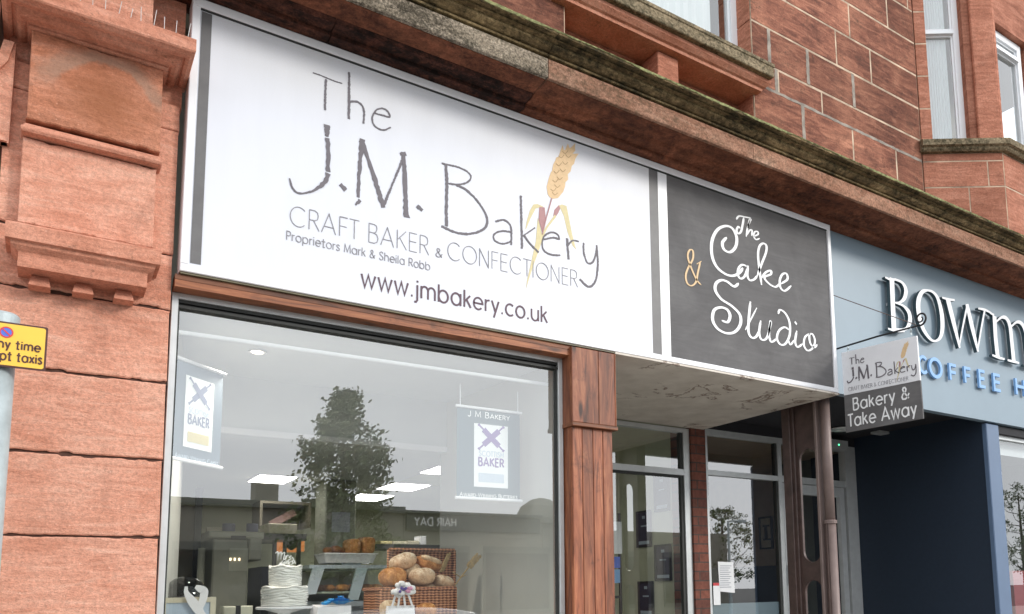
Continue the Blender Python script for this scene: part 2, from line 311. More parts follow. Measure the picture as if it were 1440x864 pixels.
# ------------------------------------------------------------------ mesh builder
class MB:
    def __init__(s): s.v = []; s.f = []; s.m = []; s.t = []; s.M = Matrix.Identity(4); s.mi = 0; s.tint = .5
    def add(s, vs, fs):
        o = len(s.v); s.v += [s.M @ Vector(p) for p in vs]
        for f in fs: s.f.append([o+i for i in f]); s.m.append(s.mi); s.t.append(s.tint)
    def box(s, x0, x1, y0, y1, z0, z1):
        s.add([(x, y, z) for x in (x0, x1) for y in (y0, y1) for z in (z0, z1)],
              [(0, 1, 3, 2), (4, 6, 7, 5), (0, 4, 5, 1), (2, 3, 7, 6), (0, 2, 6, 4), (1, 5, 7, 3)])
    def prism(s, pts, d):         # closed polygon of 3D points, extruded by vector d
        n = len(pts); d = Vector(d); a = [Vector(p) for p in pts]
        s.add(a+[p+d for p in a], [list(range(n)), list(range(2*n-1, n-1, -1))]+[(i, (i+1) % n, (i+1) % n+n, i+n) for i in range(n)])
    def bbox(s, x0, x1, y0, y1, z0, z1, c=.005):   # chamfered on the front (-y) face and its edges
        vs = [(x0, y0+c, z0), (x1, y0+c, z0), (x1, y0+c, z1), (x0, y0+c, z1),
              (x0+c, y0, z0+c), (x1-c, y0, z0+c), (x1-c, y0, z1-c), (x0+c, y0, z1-c),
              (x0, y1, z0), (x1, y1, z0), (x1, y1, z1), (x0, y1, z1)]
        s.add(vs, [(4, 5, 6, 7), (0, 1, 5, 4), (1, 2, 6, 5), (2, 3, 7, 6), (3, 0, 4, 7), (8, 9, 1, 0), (9, 10, 2, 1), (10, 11, 3, 2), (11, 8, 0, 3), (8, 11, 10, 9)])
    def tube(s, pts, r, n=10, cap=True):
        pts = [Vector(p) for p in pts]; rs = r if isinstance(r, (list, tuple)) else [r]*len(pts)
        rings = []; up = Vector((0, 0, 1))
        for i, p in enumerate(pts):
            t = (pts[min(i+1, len(pts)-1)]-pts[max(i-1, 0)]).normalized()
            a = up if abs(t.dot(up)) < .95 else Vector((1, 0, 0))
            if i == 0: e1 = t.cross(a).normalized()
            else: e1 = (e1-t*e1.dot(t)).normalized()
            e2 = t.cross(e1)
            rings.append([p+(e1*math.cos(2*math.pi*k/n)+e2*math.sin(2*math.pi*k/n))*rs[i] for k in range(n)])
        vs = [q for g in rings for q in g]; fs = []
        for i in range(len(pts)-1):
            for k in range(n): fs.append((i*n+k, i*n+(k+1) % n, (i+1)*n+(k+1) % n, (i+1)*n+k))
        if cap: fs += [list(range(n))[::-1], [(len(pts)-1)*n+k for k in range(n)]]
        s.add(vs, fs)
    def lathe(s, c, prof, n=24, axis='z', closed=False, wob=None):
        c = Vector(c); vs = []; fs = []
        for j, (r, h) in enumerate(prof):
            for k in range(n):
                a = 2*math.pi*k/n; rr = r*(1+(wob(a, j) if wob else 0))
                hh = h
                if axis == 'z': vs.append(c+Vector((rr*math.cos(a), rr*math.sin(a), hh)))
                elif axis == 'y': vs.append(c+Vector((rr*math.cos(a), hh, rr*math.sin(a))))
                else: vs.append(c+Vector((hh, rr*math.cos(a), rr*math.sin(a))))
        for j in range(len(prof)-1):
            for k in range(n): fs.append((j*n+k, j*n+(k+1) % n, (j+1)*n+(k+1) % n, (j+1)*n+k))
        fs += [list(range(n))[::-1], [(len(prof)-1)*n+k for k in range(n)]]
        s.add(vs, fs)
    def blob(s, c, r, seed=0, amp=.12, n=14, rot=0, tilt=0):      # lumpy ellipsoid (bread, fruit)
        rnd = random.Random(seed); ph = [rnd.uniform(0, 6.28) for _ in range(4)]
        mt = Matrix.Rotation(rot, 3, 'Z') @ Matrix.Rotation(tilt, 3, 'Y'); vs = []; fs = []
        for j in range(n//2+1):
            th = math.pi*j/(n//2)
            for k in range(n):
                a = 2*math.pi*k/n
                q = 1+amp*(math.sin(3*a+ph[0])*math.sin(th)*.5+math.sin(2*th+ph[1])*.3+math.sin(5*a+4*th+ph[2])*.25)
                x, y, z = math.sin(th)*math.cos(a), math.sin(th)*math.sin(a), math.cos(th)
                p = mt @ Vector((math.copysign(abs(x)**.8, x)*r[0]*q, math.copysign(abs(y)**.8, y)*r[1]*q, math.copysign(abs(z)**.85, z)*r[2]*q))
                vs.append(Vector(c)+p)
        for j in range(n//2):
            for k in range(n): fs.append((j*n+k, j*n+(k+1) % n, (j+1)*n+(k+1) % n, (j+1)*n+k))
        s.add(vs, fs)
    def mould(s, x0, x1, yf, yb, prof, left=True, right=True, kx=1.0):
        # profile (out, z) swept round left, front, right of a block whose front is yf
        vs = []; fs = []
        for o, z in prof:
            ox = o*kx; vs += [(x0-(ox if left else 0), yb, z), (x0-(ox if left else 0), yf-o, z), (x1+(ox if right else 0), yf-o, z), (x1+(ox if right else 0), yb, z)]
        n = len(prof)
        for j in range(n-1):
            for k in range(3): fs.append((j*4+k, j*4+k+1, (j+1)*4+k+1, (j+1)*4+k))
            fs.append((j*4+3, j*4, (j+1)*4, (j+1)*4+3))
        fs += [(0, 1, 2, 3), ((n-1)*4+3, (n-1)*4+2, (n-1)*4+1, (n-1)*4)]
        s.add(vs, fs)
    def build(s, name, mats, parent=None, loc=None, smooth=False, label=None, recalc=True):
        if not isinstance(mats, (list, tuple)): mats = [mats]
        me = bpy.data.meshes.new(name)
        if parent is not None:
            off = ORIG[parent.name]
        else: off = Vector(loc) if loc is not None else Vector((0, 0, 0))
        me.from_pydata([v-off for v in s.v], [], s.f); 
        for m in mats: me.materials.append(M[m] if isinstance(m, str) else m)
        me.polygons.foreach_set('material_index', s.m)
        a = me.attributes.new('tint', 'FLOAT', 'FACE'); a.data.foreach_set('value', s.t)
        if recalc:
            bm = bmesh.new(); bm.from_mesh(me); bmesh.ops.recalc_face_normals(bm, faces=bm.faces); bm.to_mesh(me); bm.free()
        if smooth: me.polygons.foreach_set('use_smooth', [True]*len(me.polygons))
        me.update(); o = bpy.data.objects.new(name, me); COL.objects.link(o)
        ORIG[o.name] = off
        if parent is not None: o.parent = parent
        else: o.location = off
        if label: o['label'] = label
        return o
ORIG = {}
def thing(name, label, cat, loc=(0, 0, 0), group=None):
    o = bpy.data.objects.new(name, None); COL.objects.link(o); o.location = loc; ORIG[o.name] = Vector(loc)
    o.empty_display_size = .1; tag(o, label, cat, group); return o
def tag(o, label, cat, group=None, kind=None):
    o['label'] = label; o['category'] = cat
    if group: o['group'] = group
    return o
def struct(o, kind='structure'): o['kind'] = kind; return o

# ------------------------------------------------------------------ strokes and lettering
class Plane:
    def __init__(s, o, u, v, n): s.o = Vector(o); s.u = Vector(u); s.v = Vector(v); s.n = Vector(n)
    def at(s, a, b, d=0): return s.o+s.u*a+s.v*b+s.n*d
    def inv(s, p): p = p-s.o; return (p.dot(s.u), p.dot(s.v))
def catmull(pts, k=5):
    if len(pts) < 3: return pts
    out = []; P = [pts[0]]+pts+[pts[-1]]
    for i in range(1, len(P)-2):
        for j in range(k):
            t = j/k; q = []
            for c in range(len(pts[0])):
                a, b, d, e = P[i-1][c], P[i][c], P[i+1][c], P[i+2][c]
                q.append(.5*((2*b)+(-a+d)*t+(2*a-5*b+4*d-e)*t*t+(-a+3*b-3*d+e)*t**3))
            out.append(tuple(q))
    out.append(pts[-1]); return out
DEP = [0]
def ribbon(mb, pl, pts, w, d=.002, th=.0015, closed=False, jit=0, rnd=random, side=None):
    # pts: (a,b[,w]) on plane pl; d = distance of the face in front of the plane; th = thickness
    DEP[0] = (DEP[0]+1) % 9; d = d+DEP[0]*.00012
    if jit:
        q = []
        for i in range(len(pts)-1):
            a, b = pts[i], pts[i+1]; ln = math.hypot(b[0]-a[0], b[1]-a[1]); m = max(1, int(ln/(w*.55)))
            for j in range(m):
                t = j/m; q.append(tuple(a[c]*(1-t)+b[c]*t for c in range(len(a))))
        q.append(pts[-1]); pts = q
    n = len(pts); Lf = []; Rt = []
    for i in range(n):
        if closed: a, b, c = pts[i-1], pts[i], pts[(i+1) % n]
        else: a, b, c = pts[max(i-1, 0)], pts[i], pts[min(i+1, n-1)]
        t1 = Vector((b[0]-a[0], b[1]-a[1])); t2 = Vector((c[0]-b[0], c[1]-b[1]))
        if t1.length < 1e-9: t1 = t2.copy()
        if t2.length < 1e-9: t2 = t1.copy()
        if t1.length < 1e-9: continue
        t1.normalize(); t2.normalize(); t = t1+t2
        if t.length < 1e-6: t = t1
        t.normalize(); cs = max(.45, t.dot(t1)); ww = (b[2] if len(b) > 2 else w)*.5/cs
        nn = Vector((-t.y, t.x)); j1 = 1+jit*rnd.uniform(-1, 1); j2 = 1+jit*rnd.uniform(-1, 1)
        Lf.append((b[0]+nn.x*ww*j1, b[1]+nn.y*ww*j1)); Rt.append((b[0]-nn.x*ww*j2, b[1]-nn.y*ww*j2))
    n = len(Lf)
    if n < 2: return
    vs = [pl.at(*p, d) for p in Lf]+[pl.at(*p, d) for p in Rt]+[pl.at(*p, d-th) for p in Lf]+[pl.at(*p, d-th) for p in Rt]
    fs = []; rg = range(n if closed else n-1)
    for i in rg:
        k = (i+1) % n
        fs += [(i, k, n+k, n+i), (2*n+i, 3*n+i, 3*n+k, 2*n+k), (i, 2*n+i, 2*n+k, k), (n+i, n+k, 3*n+k, 3*n+i)]
    if not closed: fs += [(0, n, 3*n, 2*n), (n-1, 3*n-1, 4*n-1, 2*n-1)]
    mb.add(vs, fs)
    if side is not None:
        for q in range(len(mb.m)-len(fs), len(mb.m)):
            if (q-(len(mb.m)-len(fs))) % 4 != 0 or q >= len(mb.m)-(0 if closed else 2): mb.m[q] = side
def poly(mb, pl, pts, d=.002, th=.0015):
    DEP[0] = (DEP[0]+1) % 9; d = d+DEP[0]*.00012
    mb.prism([pl.at(a, b, d) for a, b in pts], -pl.n*th)
def arc(cx, cy, rx, ry, a0, a1, n=14): return [(cx+rx*math.cos(R_(a0+(a1-a0)*i/n)), cy+ry*math.sin(R_(a0+(a1-a0)*i/n))) for i in range(n+1)]
def circ(cx, cy, rx, ry, n=22): return ['c']+arc(cx, cy, rx, ry, 0, 360-360/n, n-1)
X = .7
GL = {
 'a': (.76, [circ(.36, .35, .30, .35), [(.66, .7), (.66, 0)]]), 'b': (.76, [[(.07, 1), (.07, 0)], circ(.37, .35, .30, .35)]),
 'c': (.66, [arc(.37, .35, .31, .35, 48, 312)]), 'e': (.72, [[(.06, .36), (.66, .36)]+arc(.36, .35, .30, .35, 2, 318, 18)[1:]]),
 'h': (.66, [[(.07, 1), (.07, 0)], [(.07, .42)]+arc(.32, .42, .25, .28, 180, 0, 10)+[(.57, 0)]]),
 'i': (.2, [[(.08, .7), (.08, 0)], [(.08, .96), (.08, .86)]]), 'j': (.24, [[(.14, .7), (.14, -.16), (.06, -.27), (-.04, -.27)], [(.14, .96), (.14, .86)]]),
 'k': (.56, [[(.07, 1), (.07, 0)], [(.45, .7), (.10, .34)], [(.22, .44), (.5, 0)]]), 'l': (.2, [[(.08, 1), (.08, 0)]]),
 'm': (1.02, [[(.07, .7), (.07, 0)], [(.07, .45)]+arc(.28, .46, .21, .24, 180, 0, 8)+[(.49, 0)], [(.49, .45)]+arc(.71, .46, .22, .24, 180, 0, 8)+[(.93, 0)]]),
 'n': (.66, [[(.07, .7), (.07, 0)], [(.07, .42)]+arc(.32, .42, .25, .28, 180, 0, 10)+[(.57, 0)]]), 'o': (.74, [circ(.37, .35, .31, .35)]),
 'p': (.76, [[(.07, .7), (.07, -.3)], circ(.37, .35, .30, .35)]), 'r': (.38, [[(.07, .7), (.07, 0)], [(.07, .45), (.14, .62), (.34, .68)]]),
 's': (.5, [[(.42, .56), (.34, .67), (.22, .7), (.10, .64), (.08, .52), (.16, .42), (.34, .31), (.42, .2), (.38, .06), (.25, 0), (.12, .02), (.04, .14)]]),
 't': (.46, [[(.20, .97), (.20, .02), (.40, .02)], [(-.02, .68), (.42, .68)]]), 'u': (.66, [[(.07, .7)]+arc(.32, .28, .25, .28, 180, 360, 10)+[(.57, .7)], [(.57, .3), (.57, 0)]]),
 'w': (.9, [[(.04, .7), (.24, 0), (.44, .7), (.64, 0), (.84, .7)]]), 'x': (.56, [[(.04, .7), (.5, 0)], [(.5, .7), (.04, 0)]]),
 'y': (.58, [[(.04, .7), (.29, .03)], [(.52, .7), (.18, -.3)]]), 'd': (.76, [circ(.36, .35, .30, .35), [(.66, 1), (.66, 0)]]),
 'g': (.76, [circ(.36, .35, .30, .35), [(.66, .7), (.66, -.1), (.5, -.28), (.15, -.26)]]), 'v': (.56, [[(.04, .7), (.27, 0), (.5, .7)]]), 'f': (.36, [[(.32, .98), (.2, .96), (.14, .85), (.14, 0)], [(0, .66), (.3, .66)]]),
 '.': (.22, [[(.06, .05), (.15, .05)]]), ' ': (.34, []), '-': (.4, [[(.05, .38), (.33, .38)]]),
 '&': (.8, [[(.72, .42), (.55, .12), (.36, .0), (.14, .04), (.07, .22), (.16, .42), (.42, .62), (.47, .80), (.38, .94), (.24, .94), (.17, .80), (.24, .62), (.68, .02)]]),
 'A': (.84, [[(.03, 0), (.40, 1), (.77, 0)], [(.15, .32), (.65, .32)]]), 'B': (.66, [[(.08, 0), (.08, 1), (.36, 1), (.5, .94), (.52, .76), (.46, .6), (.34, .54), (.08, .54)], [(.34, .54), (.52, .47), (.59, .28), (.53, .08), (.38, 0), (.08, 0)]]),
 'C': (.9, [arc(.5, .5, .43, .5, 46, 314, 18)]), 'D': (.82, [[(.08, 0), (.08, 1), (.36, 1)]+arc(.34, .5, .40, .5, 80, -80, 12)+[(.36, 0), (.08, 0)]]),
 'E': (.58, [[(.52, 1), (.08, 1), (.08, 0), (.52, 0)], [(.08, .53), (.48, .53)]]), 'F': (.54, [[(.5, 1), (.08, 1), (.08, 0)], [(.08, .52), (.45, .52)]]),
 'G': (.95, [arc(.5, .5, .43, .5, 46, 350, 18)+[(.93, .45), (.55, .45)]]), 'H': (.74, [[(.08, 1), (.08, 0)], [(.64, 1), (.64, 0)], [(.08, .53), (.64, .53)]]),
 'I': (.2, [[(.09, 1), (.09, 0)]]), 'K': (.66, [[(.08, 1), (.08, 0)], [(.58, 1), (.1, .48)], [(.22, .6), (.62, 0)]]), 'L': (.52, [[(.08, 1), (.08, 0), (.48, 0)]]),
 'M': (.9, [[(.06, 0), (.12, 1), (.44, .1), (.76, 1), (.82, 0)]]), 'N': (.76, [[(.08, 0), (.08, 1), (.66, 0), (.66, 1)]]), 'O': (1.0, [circ(.5, .5, .44, .5)]),
 'P': (.6, [[(.08, 0), (.08, 1), (.36, 1), (.5, .92), (.54, .74), (.5, .56), (.36, .48), (.08, .48)]]), 'R': (.64, [[(.08, 0), (.08, 1), (.36, 1), (.5, .92), (.54, .74), (.5, .57), (.36, .49), (.08, .49)], [(.3, .49), (.6, 0)]]),
 'S': (.6, [[(.50, .84), (.40, .97), (.26, 1), (.12, .92), (.08, .75), (.17, .6), (.42, .44), (.52, .27), (.46, .08), (.28, 0), (.12, .04), (.03, .2)]]),
 'T': (.56, [[(.01, 1), (.55, 1)], [(.28, 1), (.28, 0)]]), 'W': (1.1, [[(.03, 1), (.28, 0), (.54, 1), (.80, 0), (1.05, 1)]]), 'Y': (.7, [[(.03, 1), (.34, .5), (.34, 0)], [(.65, 1), (.34, .5)]]), 'U': (.74, [[(.08, 1)]+arc(.36, .3, .28, .3, 180, 360, 10)+[(.64, 1)]]), 'J': (.5, [[(.4, 1), (.4, .2), (.28, 0), (.1, .02), (.02, .2)]]),
}
def text(mb, pl, s, a0, a1, b0, h, wt, d=.002, th=.0015, b1=None, jit=0, sc=None, small=None, fit=True):
    # width-fitted single-line text, baseline from (a0,b0) to (a1,b1)
    adv = []; x = 0
    for ch in s:
        k = 1.0
        if small and ch.islower(): g = GL[ch.upper()]; k = small
        else: g = GL[ch]
        adv.append((x, g, k)); x += (g[0]+.04+wt*.4)*k
    sx = (a1-a0)/x if fit else h
    b1 = b0 if b1 is None else b1
    for x0, g, k in adv:
        bb = b0+(b1-b0)*(x0/x)
        for st in g[1]:
            cl = st and st[0] == 'c'; pts = [((x0+p[0]*k)*sx+a0, bb+p[1]*k*h) for p in (st[1:] if cl else st)]
            ribbon(mb, pl, pts, wt*h, d, th, cl, jit)
def tracer(pl, ox, oy, sc):
    def conv(p):
        q = pl.inv(hit(ox+p[0]/sc, oy+p[1]/sc, pl.o, pl.n)); return q
    def mpp(p):
        a = hit(ox+p[0]/sc, oy+p[1]/sc, pl.o, pl.n); b = hit(ox+p[0]/sc, oy+p[1]/sc+1, pl.o, pl.n); return (a-b).length/sc
    return conv, mpp
# =================================================================== GROUND AND STREET
def sheet(name, x0, x1, y0, y1, z, mat, label=None):
    mb = MB(); mb.box(x0, x1, y0, y1, z-.1, z); o = mb.build(name, mat); struct(o)
    return o
sheet('ground', -400, 400, -400, 400, -.16, 'asphalt')
sheet('road', -80, 120, -13.0, -4.2, -.12, 'asphalt')
sheet('pavement', -80, 120, -4.0, 6, 0, 'slab')
sheet('far_pavement', -80, 120, -25, -13.2, 0, 'slab')
mb = MB(); mb.box(-80, 120, -4.2, -4.003, -.3, .008); struct(mb.build('kerb', 'slab'))
mb = MB(); mb.box(-80, 120, -13.197, -13.0, -.3, .008); struct(mb.build('far_kerb', 'slab'))
mb = MB()
for i in range(40): mb.box(-78+5*i, -75+5*i, -8.66, -8.56, -.12, -.114)
struct(mb.build('road_markings', 'line'))

# =================================================================== SANDSTONE BUILDING
B = thing('sandstone_building', 'red sandstone tenement with a mossy projecting cornice above the shopfronts', 'building', (0, .5, 0))
rnd = random.Random(3)
# --- dressed wall left of the bakery window: stacked blocks with ragged dark joints
def rag_block(mb, x0, x1, yf, yb, z0, z1, g=.006):
    n = max(4, int((x1-x0)/.012)); top = []; bot = []
    for i in range(n+1):
        x = x0+(x1-x0)*i/n
        if i % 3 == 0: ga = rnd.uniform(0, 1)**3*.0085; gb = rnd.uniform(0, 1)**4*.007
        a = ga*rnd.uniform(.6, 1.1)+abs(rnd.gauss(0, .0008)); b = gb*rnd.uniform(.6, 1.1)+abs(rnd.gauss(0, .0008))
        bot.append((x, z0+g*.5+a)); top.append((x, z1-g*.5-b))
    vs = []; fs = []; c = .004
    for i in range(n+1):
        (x, zb), (_, zt) = bot[i], top[i]
        xe = x+(c if i == 0 else -c if i == n else 0)
        vs += [(x, yf+c, zb), (xe, yf, zb+c*1.2), (xe, yf, zt-c*1.2), (x, yf+c, zt), (x, yb, zt), (x, yb, zb)]
    for i in range(n):
        for k in range(6): fs.append((i*6+k, (i+1)*6+k, (i+1)*6+(k+1) % 6, i*6+(k+1) % 6))
    fs += [tuple(range(6)), tuple(n*6+k for k in range(5, -1, -1))]
    mb.tint = rnd.uniform(.47, .54); mb.add(vs, fs)
mb = MB(); zs = [0, .30, .60, .91, 1.21, 1.518, 1.83, 2.141, 2.457, 2.765, 3.07, 3.35, 3.66, 3.90, 4.19]
for a, b in zip(zs[:-1], zs[1:]):
    if b <= 2.77: rag_block(mb, -1.2, .366, .05, .30, a, b)
for a, b in ((2.765, 3.0), (3.0, 3.545), (3.545, 3.66)): rag_block(mb, -.222, .366, .05, .30, a, b, .003)
for a, b in ((2.765, 3.0), (3.0, 3.34)): rag_block(mb, -1.2, -.226, .055, .30, a, b, .003)
mb.tint = .5; mb.box(-.222, .372, .08, .30, 3.66, 4.186)
mb.build('pier_wall', 'stone_l', B)
mb = MB(); mb.box(-1.19, .36, .062, .30, 0.01, 3.33); mb.build('pier_joint', 'joint', B)
mb = MB(); rag_block(mb, -.158, .288, -.0, .049, 2.99, 3.334, .002); mb.build('pier_panel', 'stone_l', B)
mb = MB(); rag_block(mb, -.125, .24, -.06, .06, 3.905, 4.18, .004)
mb.build('pier_panel', 'stone_l', B)
mb = MB(); rag_block(mb, -.152, .291, -.045, .049, 3.385, 3.745, .002); mb.build('pier_block', 'stone_block', B)
mb = MB(); mb.mould(-.152, .290, -.030, .05, [(.0, 3.335), (.008, 3.337), (.013, 3.347), (.011, 3.358), (.004, 3.362), (.002, 3.372), (-.012, 3.376)])
mb.build('pier_moulding', 'stone_s', B)
mb = MB()
mb.mould(-.155, .296, -.045, .12, [(.0, 3.742), (.010, 3.743), (.014, 3.748), (.014, 3.755), (.024, 3.757), (.034, 3.752), (.055, 3.750), (.075, 3.756), (.088, 3.768),
         (.098, 3.770), (.104, 3.762), (.125, 3.758), (.140, 3.764), (.150, 3.766), (.155, 3.772), (.155, 3.822), (.145, 3.829), (.10, 3.848), (.0, 3.895)], True, True, .58)
mb.mould(-1.2, -.262, .02, .12, [(.0, 3.70), (.05, 3.76), (.055, 3.83), (0, 3.89)], False, False)
mb.build('pier_capital', 'stone_s', B)
mb = MB()  # curved console at the pier's left shoulder
pr = [(-.225, 3.30), (-.29, 3.36), (-.315, 3.44), (-.285, 3.54), (-.24, 3.62), (-.225, 3.70), (-.20, 3.70), (-.20, 3.30)]
mb.prism([(x, .02, z) for x, z in pr], (0, .2, 0))
mb.prism([(x-.012 if x < -.22 else x, .005, z) for x, z in pr[:6]]+[(x+.02, .005, z) for x, z in pr[:6]][::-1], (0, .05, 0))
mb.build('scroll_console', 'stone_l', B)
mb = MB(); mb.mould(-.143, .268, -.075, .05, [(0, 2.80), (0, 2.852), (.002, 2.856), (.010, 2.862), (.022, 2.872), (.026, 2.886), (.040, 2.888), (.042, 2.944), (.036, 2.950), (-.06, 2.985)])
mb.build('corbel', 'stone_s', B)
for cx in (-.074, .0625, .196):
    mb = MB(); w0, w1 = .026, .034
    mb.prism([(cx-w1, .05, 2.75), (cx-w0, .05, 2.80), (cx+w0, .05, 2.80), (cx+w1, .05, 2.75)], (0, -.001, 0))
    vs = [(cx-w0, .045, 2.80), (cx+w0, .045, 2.80), (cx+w0, .0, 2.80), (cx-w0, .0, 2.80), (cx-w1, .045, 2.752), (cx+w1, .045, 2.752), (cx+w1, -.03, 2.752), (cx-w1, -.03, 2.752)]
    mb.v = []; mb.f = []; mb.m = []; mb.t = []
    mb.add(vs, [(0, 1, 2, 3), (7, 6, 5, 4), (0, 4, 5, 1), (1, 5, 6, 2), (2, 6, 7, 3), (3, 7, 4, 0)])
    mb.build('corbel_peg', 'stone_s', B)
mb = MB(); mb.box(-1.2, -.226, .5, .6, 3.34, 4.186); mb.build('recess_back', 'joint', B)

# --- cornice over the shop signs (runs the whole frontage)
CX0, CX1 = -1.2, 9.5
def run(mb, prof, x0, x1, seg=None):
    xs = seg or [x0, x1]
    for a, b in zip(xs[:-1], xs[1:]):
        a2, b2 = a+.002, b-.002; n = len(prof); mb.tint = rnd.uniform(.36, .62)
        vs = [(x, y, z) for x in (a2, b2) for y, z in prof]
        mb.add(vs, [tuple(range(n))[::-1], tuple(range(n, 2*n))]+[(i, (i+1) % n, (i+1) % n+n, i+n) for i in range(n)])
segs = [-1.2, -.1, .95, 1.97, 3.42, 4.95, 6.2, 7.5, 9.5]
# moulded upper part (cyma and lip)
cy = [(.14, 4.292), (-.268, 4.292), (-.268, 4.300), (-.306, 4.302), (-.309, 4.311), (-.288, 4.3125), (-.288, 4.319)]
for i in range(9):
    t = i/8; cy.append((-.318-.060*t-.012*math.sin(t*6.283), 4.320+.030*t+.010*math.sin(t*3.1416)))
cy += [(-.372, 4.356), (-.372, 4.361), (-.403, 4.362), (-.404, 4.374), (-.385, 4.382), (.14, 4.46)]
mb = MB(); run(mb, cy, 0, 0, segs); mb.build('cornice_cyma', 'stone_cyma', B)
mb = MB(); rm = random.Random(21); n = 900; vs = []; fs = []; lo = hi = .5
for i in range(n+1):
    x = -1.15+10.6*i/n; lo = min(1, max(0, lo+rm.gauss(0, .16))); hi = min(1, max(0, hi+rm.gauss(0, .16)))
    vs += [(x, -.4055-.003*hi, 4.376-.012*lo), (x, -.4075-.003*rm.random(), 4.378), (x, -.400, 4.381+.006*hi), (x, -.380+.02*lo, 4.3845), (x, -.38, 4.37)]
for i in range(n):
    for k in range(5): fs.append((i*5+k, (i+1)*5+k, (i+1)*5+(k+1) % 5, i*5+(k+1) % 5))
mb.add(vs, fs); mb.build('cornice_moss', 'moss', B)
for sg, mt_ in ((segs[:4], 'stone_band_l'), (segs[3:], 'stone_band')): mb = MB(); run(mb, [(.14, 4.186), (-.30, 4.186), (-.302, 4.190), (-.302, 4.288), (.14, 4.288)], 0, 0, sg); mb.build('cornice_band', mt_, B)
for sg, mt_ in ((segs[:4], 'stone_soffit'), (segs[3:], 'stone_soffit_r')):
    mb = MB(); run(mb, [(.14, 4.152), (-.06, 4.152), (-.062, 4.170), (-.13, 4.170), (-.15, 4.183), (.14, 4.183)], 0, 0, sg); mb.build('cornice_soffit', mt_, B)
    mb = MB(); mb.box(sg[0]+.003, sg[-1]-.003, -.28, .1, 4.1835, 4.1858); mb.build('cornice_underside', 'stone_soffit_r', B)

# --- ashlar wall above
YW = .15
def ux(zx, zy): return PY(1000+zx/3.273, zy/3.273, YW).x
rows = [(4.38, 4.83, []), (4.83, 5.131, [ux(425, 570), ux(655, 665), ux(855, 760)]), (5.131, 5.316, [ux(310, 370), ux(512, 478)]),
        (5.316, 5.61, [ux(265, 185), ux(445, 310), ux(655, 420)]), (5.61, 5.909, [ux(575, 215), ux(735, 300)]),
        (5.909, 6.208, [ux(635, 85), ux(340, -60)]), (6.208, 6.507, [ux(810, 55), ux(500, -80)]), (6.507, 6.806, [ux(905, 20)]),
        (6.806, 7.1, [4.6, 5.3]), (7.1, 7.4, [4.3, 5.0])]
XC = 5.905; XO0, XO1 = 2.36, 3.918
mb = MB()
def ash(mb, x0, x1, z0, z1, yf=YW, g=.0045, c=.0035):
    mb.tint = min(1, max(0, rnd.gauss(.48, .17))); g = rnd.uniform(.0055, .0095); mb.bbox(x0+g, x1-g, yf, yf+.12, z0+g, z1-g, c)
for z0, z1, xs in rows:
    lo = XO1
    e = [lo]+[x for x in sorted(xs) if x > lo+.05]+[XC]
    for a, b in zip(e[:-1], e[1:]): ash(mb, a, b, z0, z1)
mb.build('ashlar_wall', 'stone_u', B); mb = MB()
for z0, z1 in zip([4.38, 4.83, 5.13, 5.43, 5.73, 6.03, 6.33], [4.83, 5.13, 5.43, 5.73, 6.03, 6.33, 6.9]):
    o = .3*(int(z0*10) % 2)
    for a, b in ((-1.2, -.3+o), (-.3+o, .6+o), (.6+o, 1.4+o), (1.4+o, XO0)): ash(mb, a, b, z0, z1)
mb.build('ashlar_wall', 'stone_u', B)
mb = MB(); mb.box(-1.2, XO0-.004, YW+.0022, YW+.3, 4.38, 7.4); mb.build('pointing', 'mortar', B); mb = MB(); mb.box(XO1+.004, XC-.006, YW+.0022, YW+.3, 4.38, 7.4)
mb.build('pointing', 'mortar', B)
mb = MB()
for x, z0, z1 in ((ux(265, 185), 5.322, 5.604), (ux(445, 310), 5.322, 5.604), (ux(655, 420), 5.322, 5.604), (ux(300, 370), 5.137, 5.31), (ux(425, 570), 4.836, 5.125)):
    n = 14; rq = random.Random(int(x*100)); L_ = [(x-.013-rq.uniform(0, .006), z0+(z1-z0)*i/n) for i in range(n+1)]; Rr = [(x+.013+rq.uniform(0, .006), z0+(z1-z0)*i/n) for i in range(n+1)]
    for i in range(n): mb.prism([(L_[i][0], YW-.0015, L_[i][1]), (Rr[i][0], YW-.0015, Rr[i][1]), (Rr[i+1][0], YW-.0015, Rr[i+1][1]), (L_[i+1][0], YW-.0015, L_[i+1][1])], (0, .01, 0))
    mb.build('old_pointing', 'old_mortar', B); mb = MB()
n = 60; rq = random.Random(5); za = [(XO1+.02+(XC-XO1-.03)*i/n, 5.131-.008-rq.uniform(0, .006), 5.131+.008+rq.uniform(0, .006)) for i in range(n+1)]
for a_, b_ in zip(za[:-1], za[1:]): mb.prism([(a_[0], YW-.001, a_[1]), (b_[0], YW-.001, b_[1]), (b_[0], YW-.001, b_[2]), (a_[0], YW-.001, a_[2])], (0, .01, 0))
mb.build('old_pointing', 'old_mortar', B)
# opening side reveals + quoins
mb = MB()
for z0, z1 in zip([4.38, 4.83, 5.131, 5.316, 5.61, 5.909, 6.208, 6.507], [4.83, 5.131, 5.316, 5.61, 5.909, 6.208, 6.507, 6.9]):
    mb.tint = rnd.gauss(.62, .06); mb.box(XO1-.004, XO1+.0035, YW+.012, YW+.32, z0+.004, z1-.004)
mb.build('window_reveal', 'stone_bay', B)
mb = MB()
for z0, z1 in zip([4.38, 5.131, 5.61, 6.208], [5.131, 5.61, 6.208, 6.9]): mb.tint = .55; mb.box(XO0-.0035, XO0+.004, YW+.012, YW+.32, z0+.004, z1-.004)
mb.build('window_reveal', 'stone_bay', B)
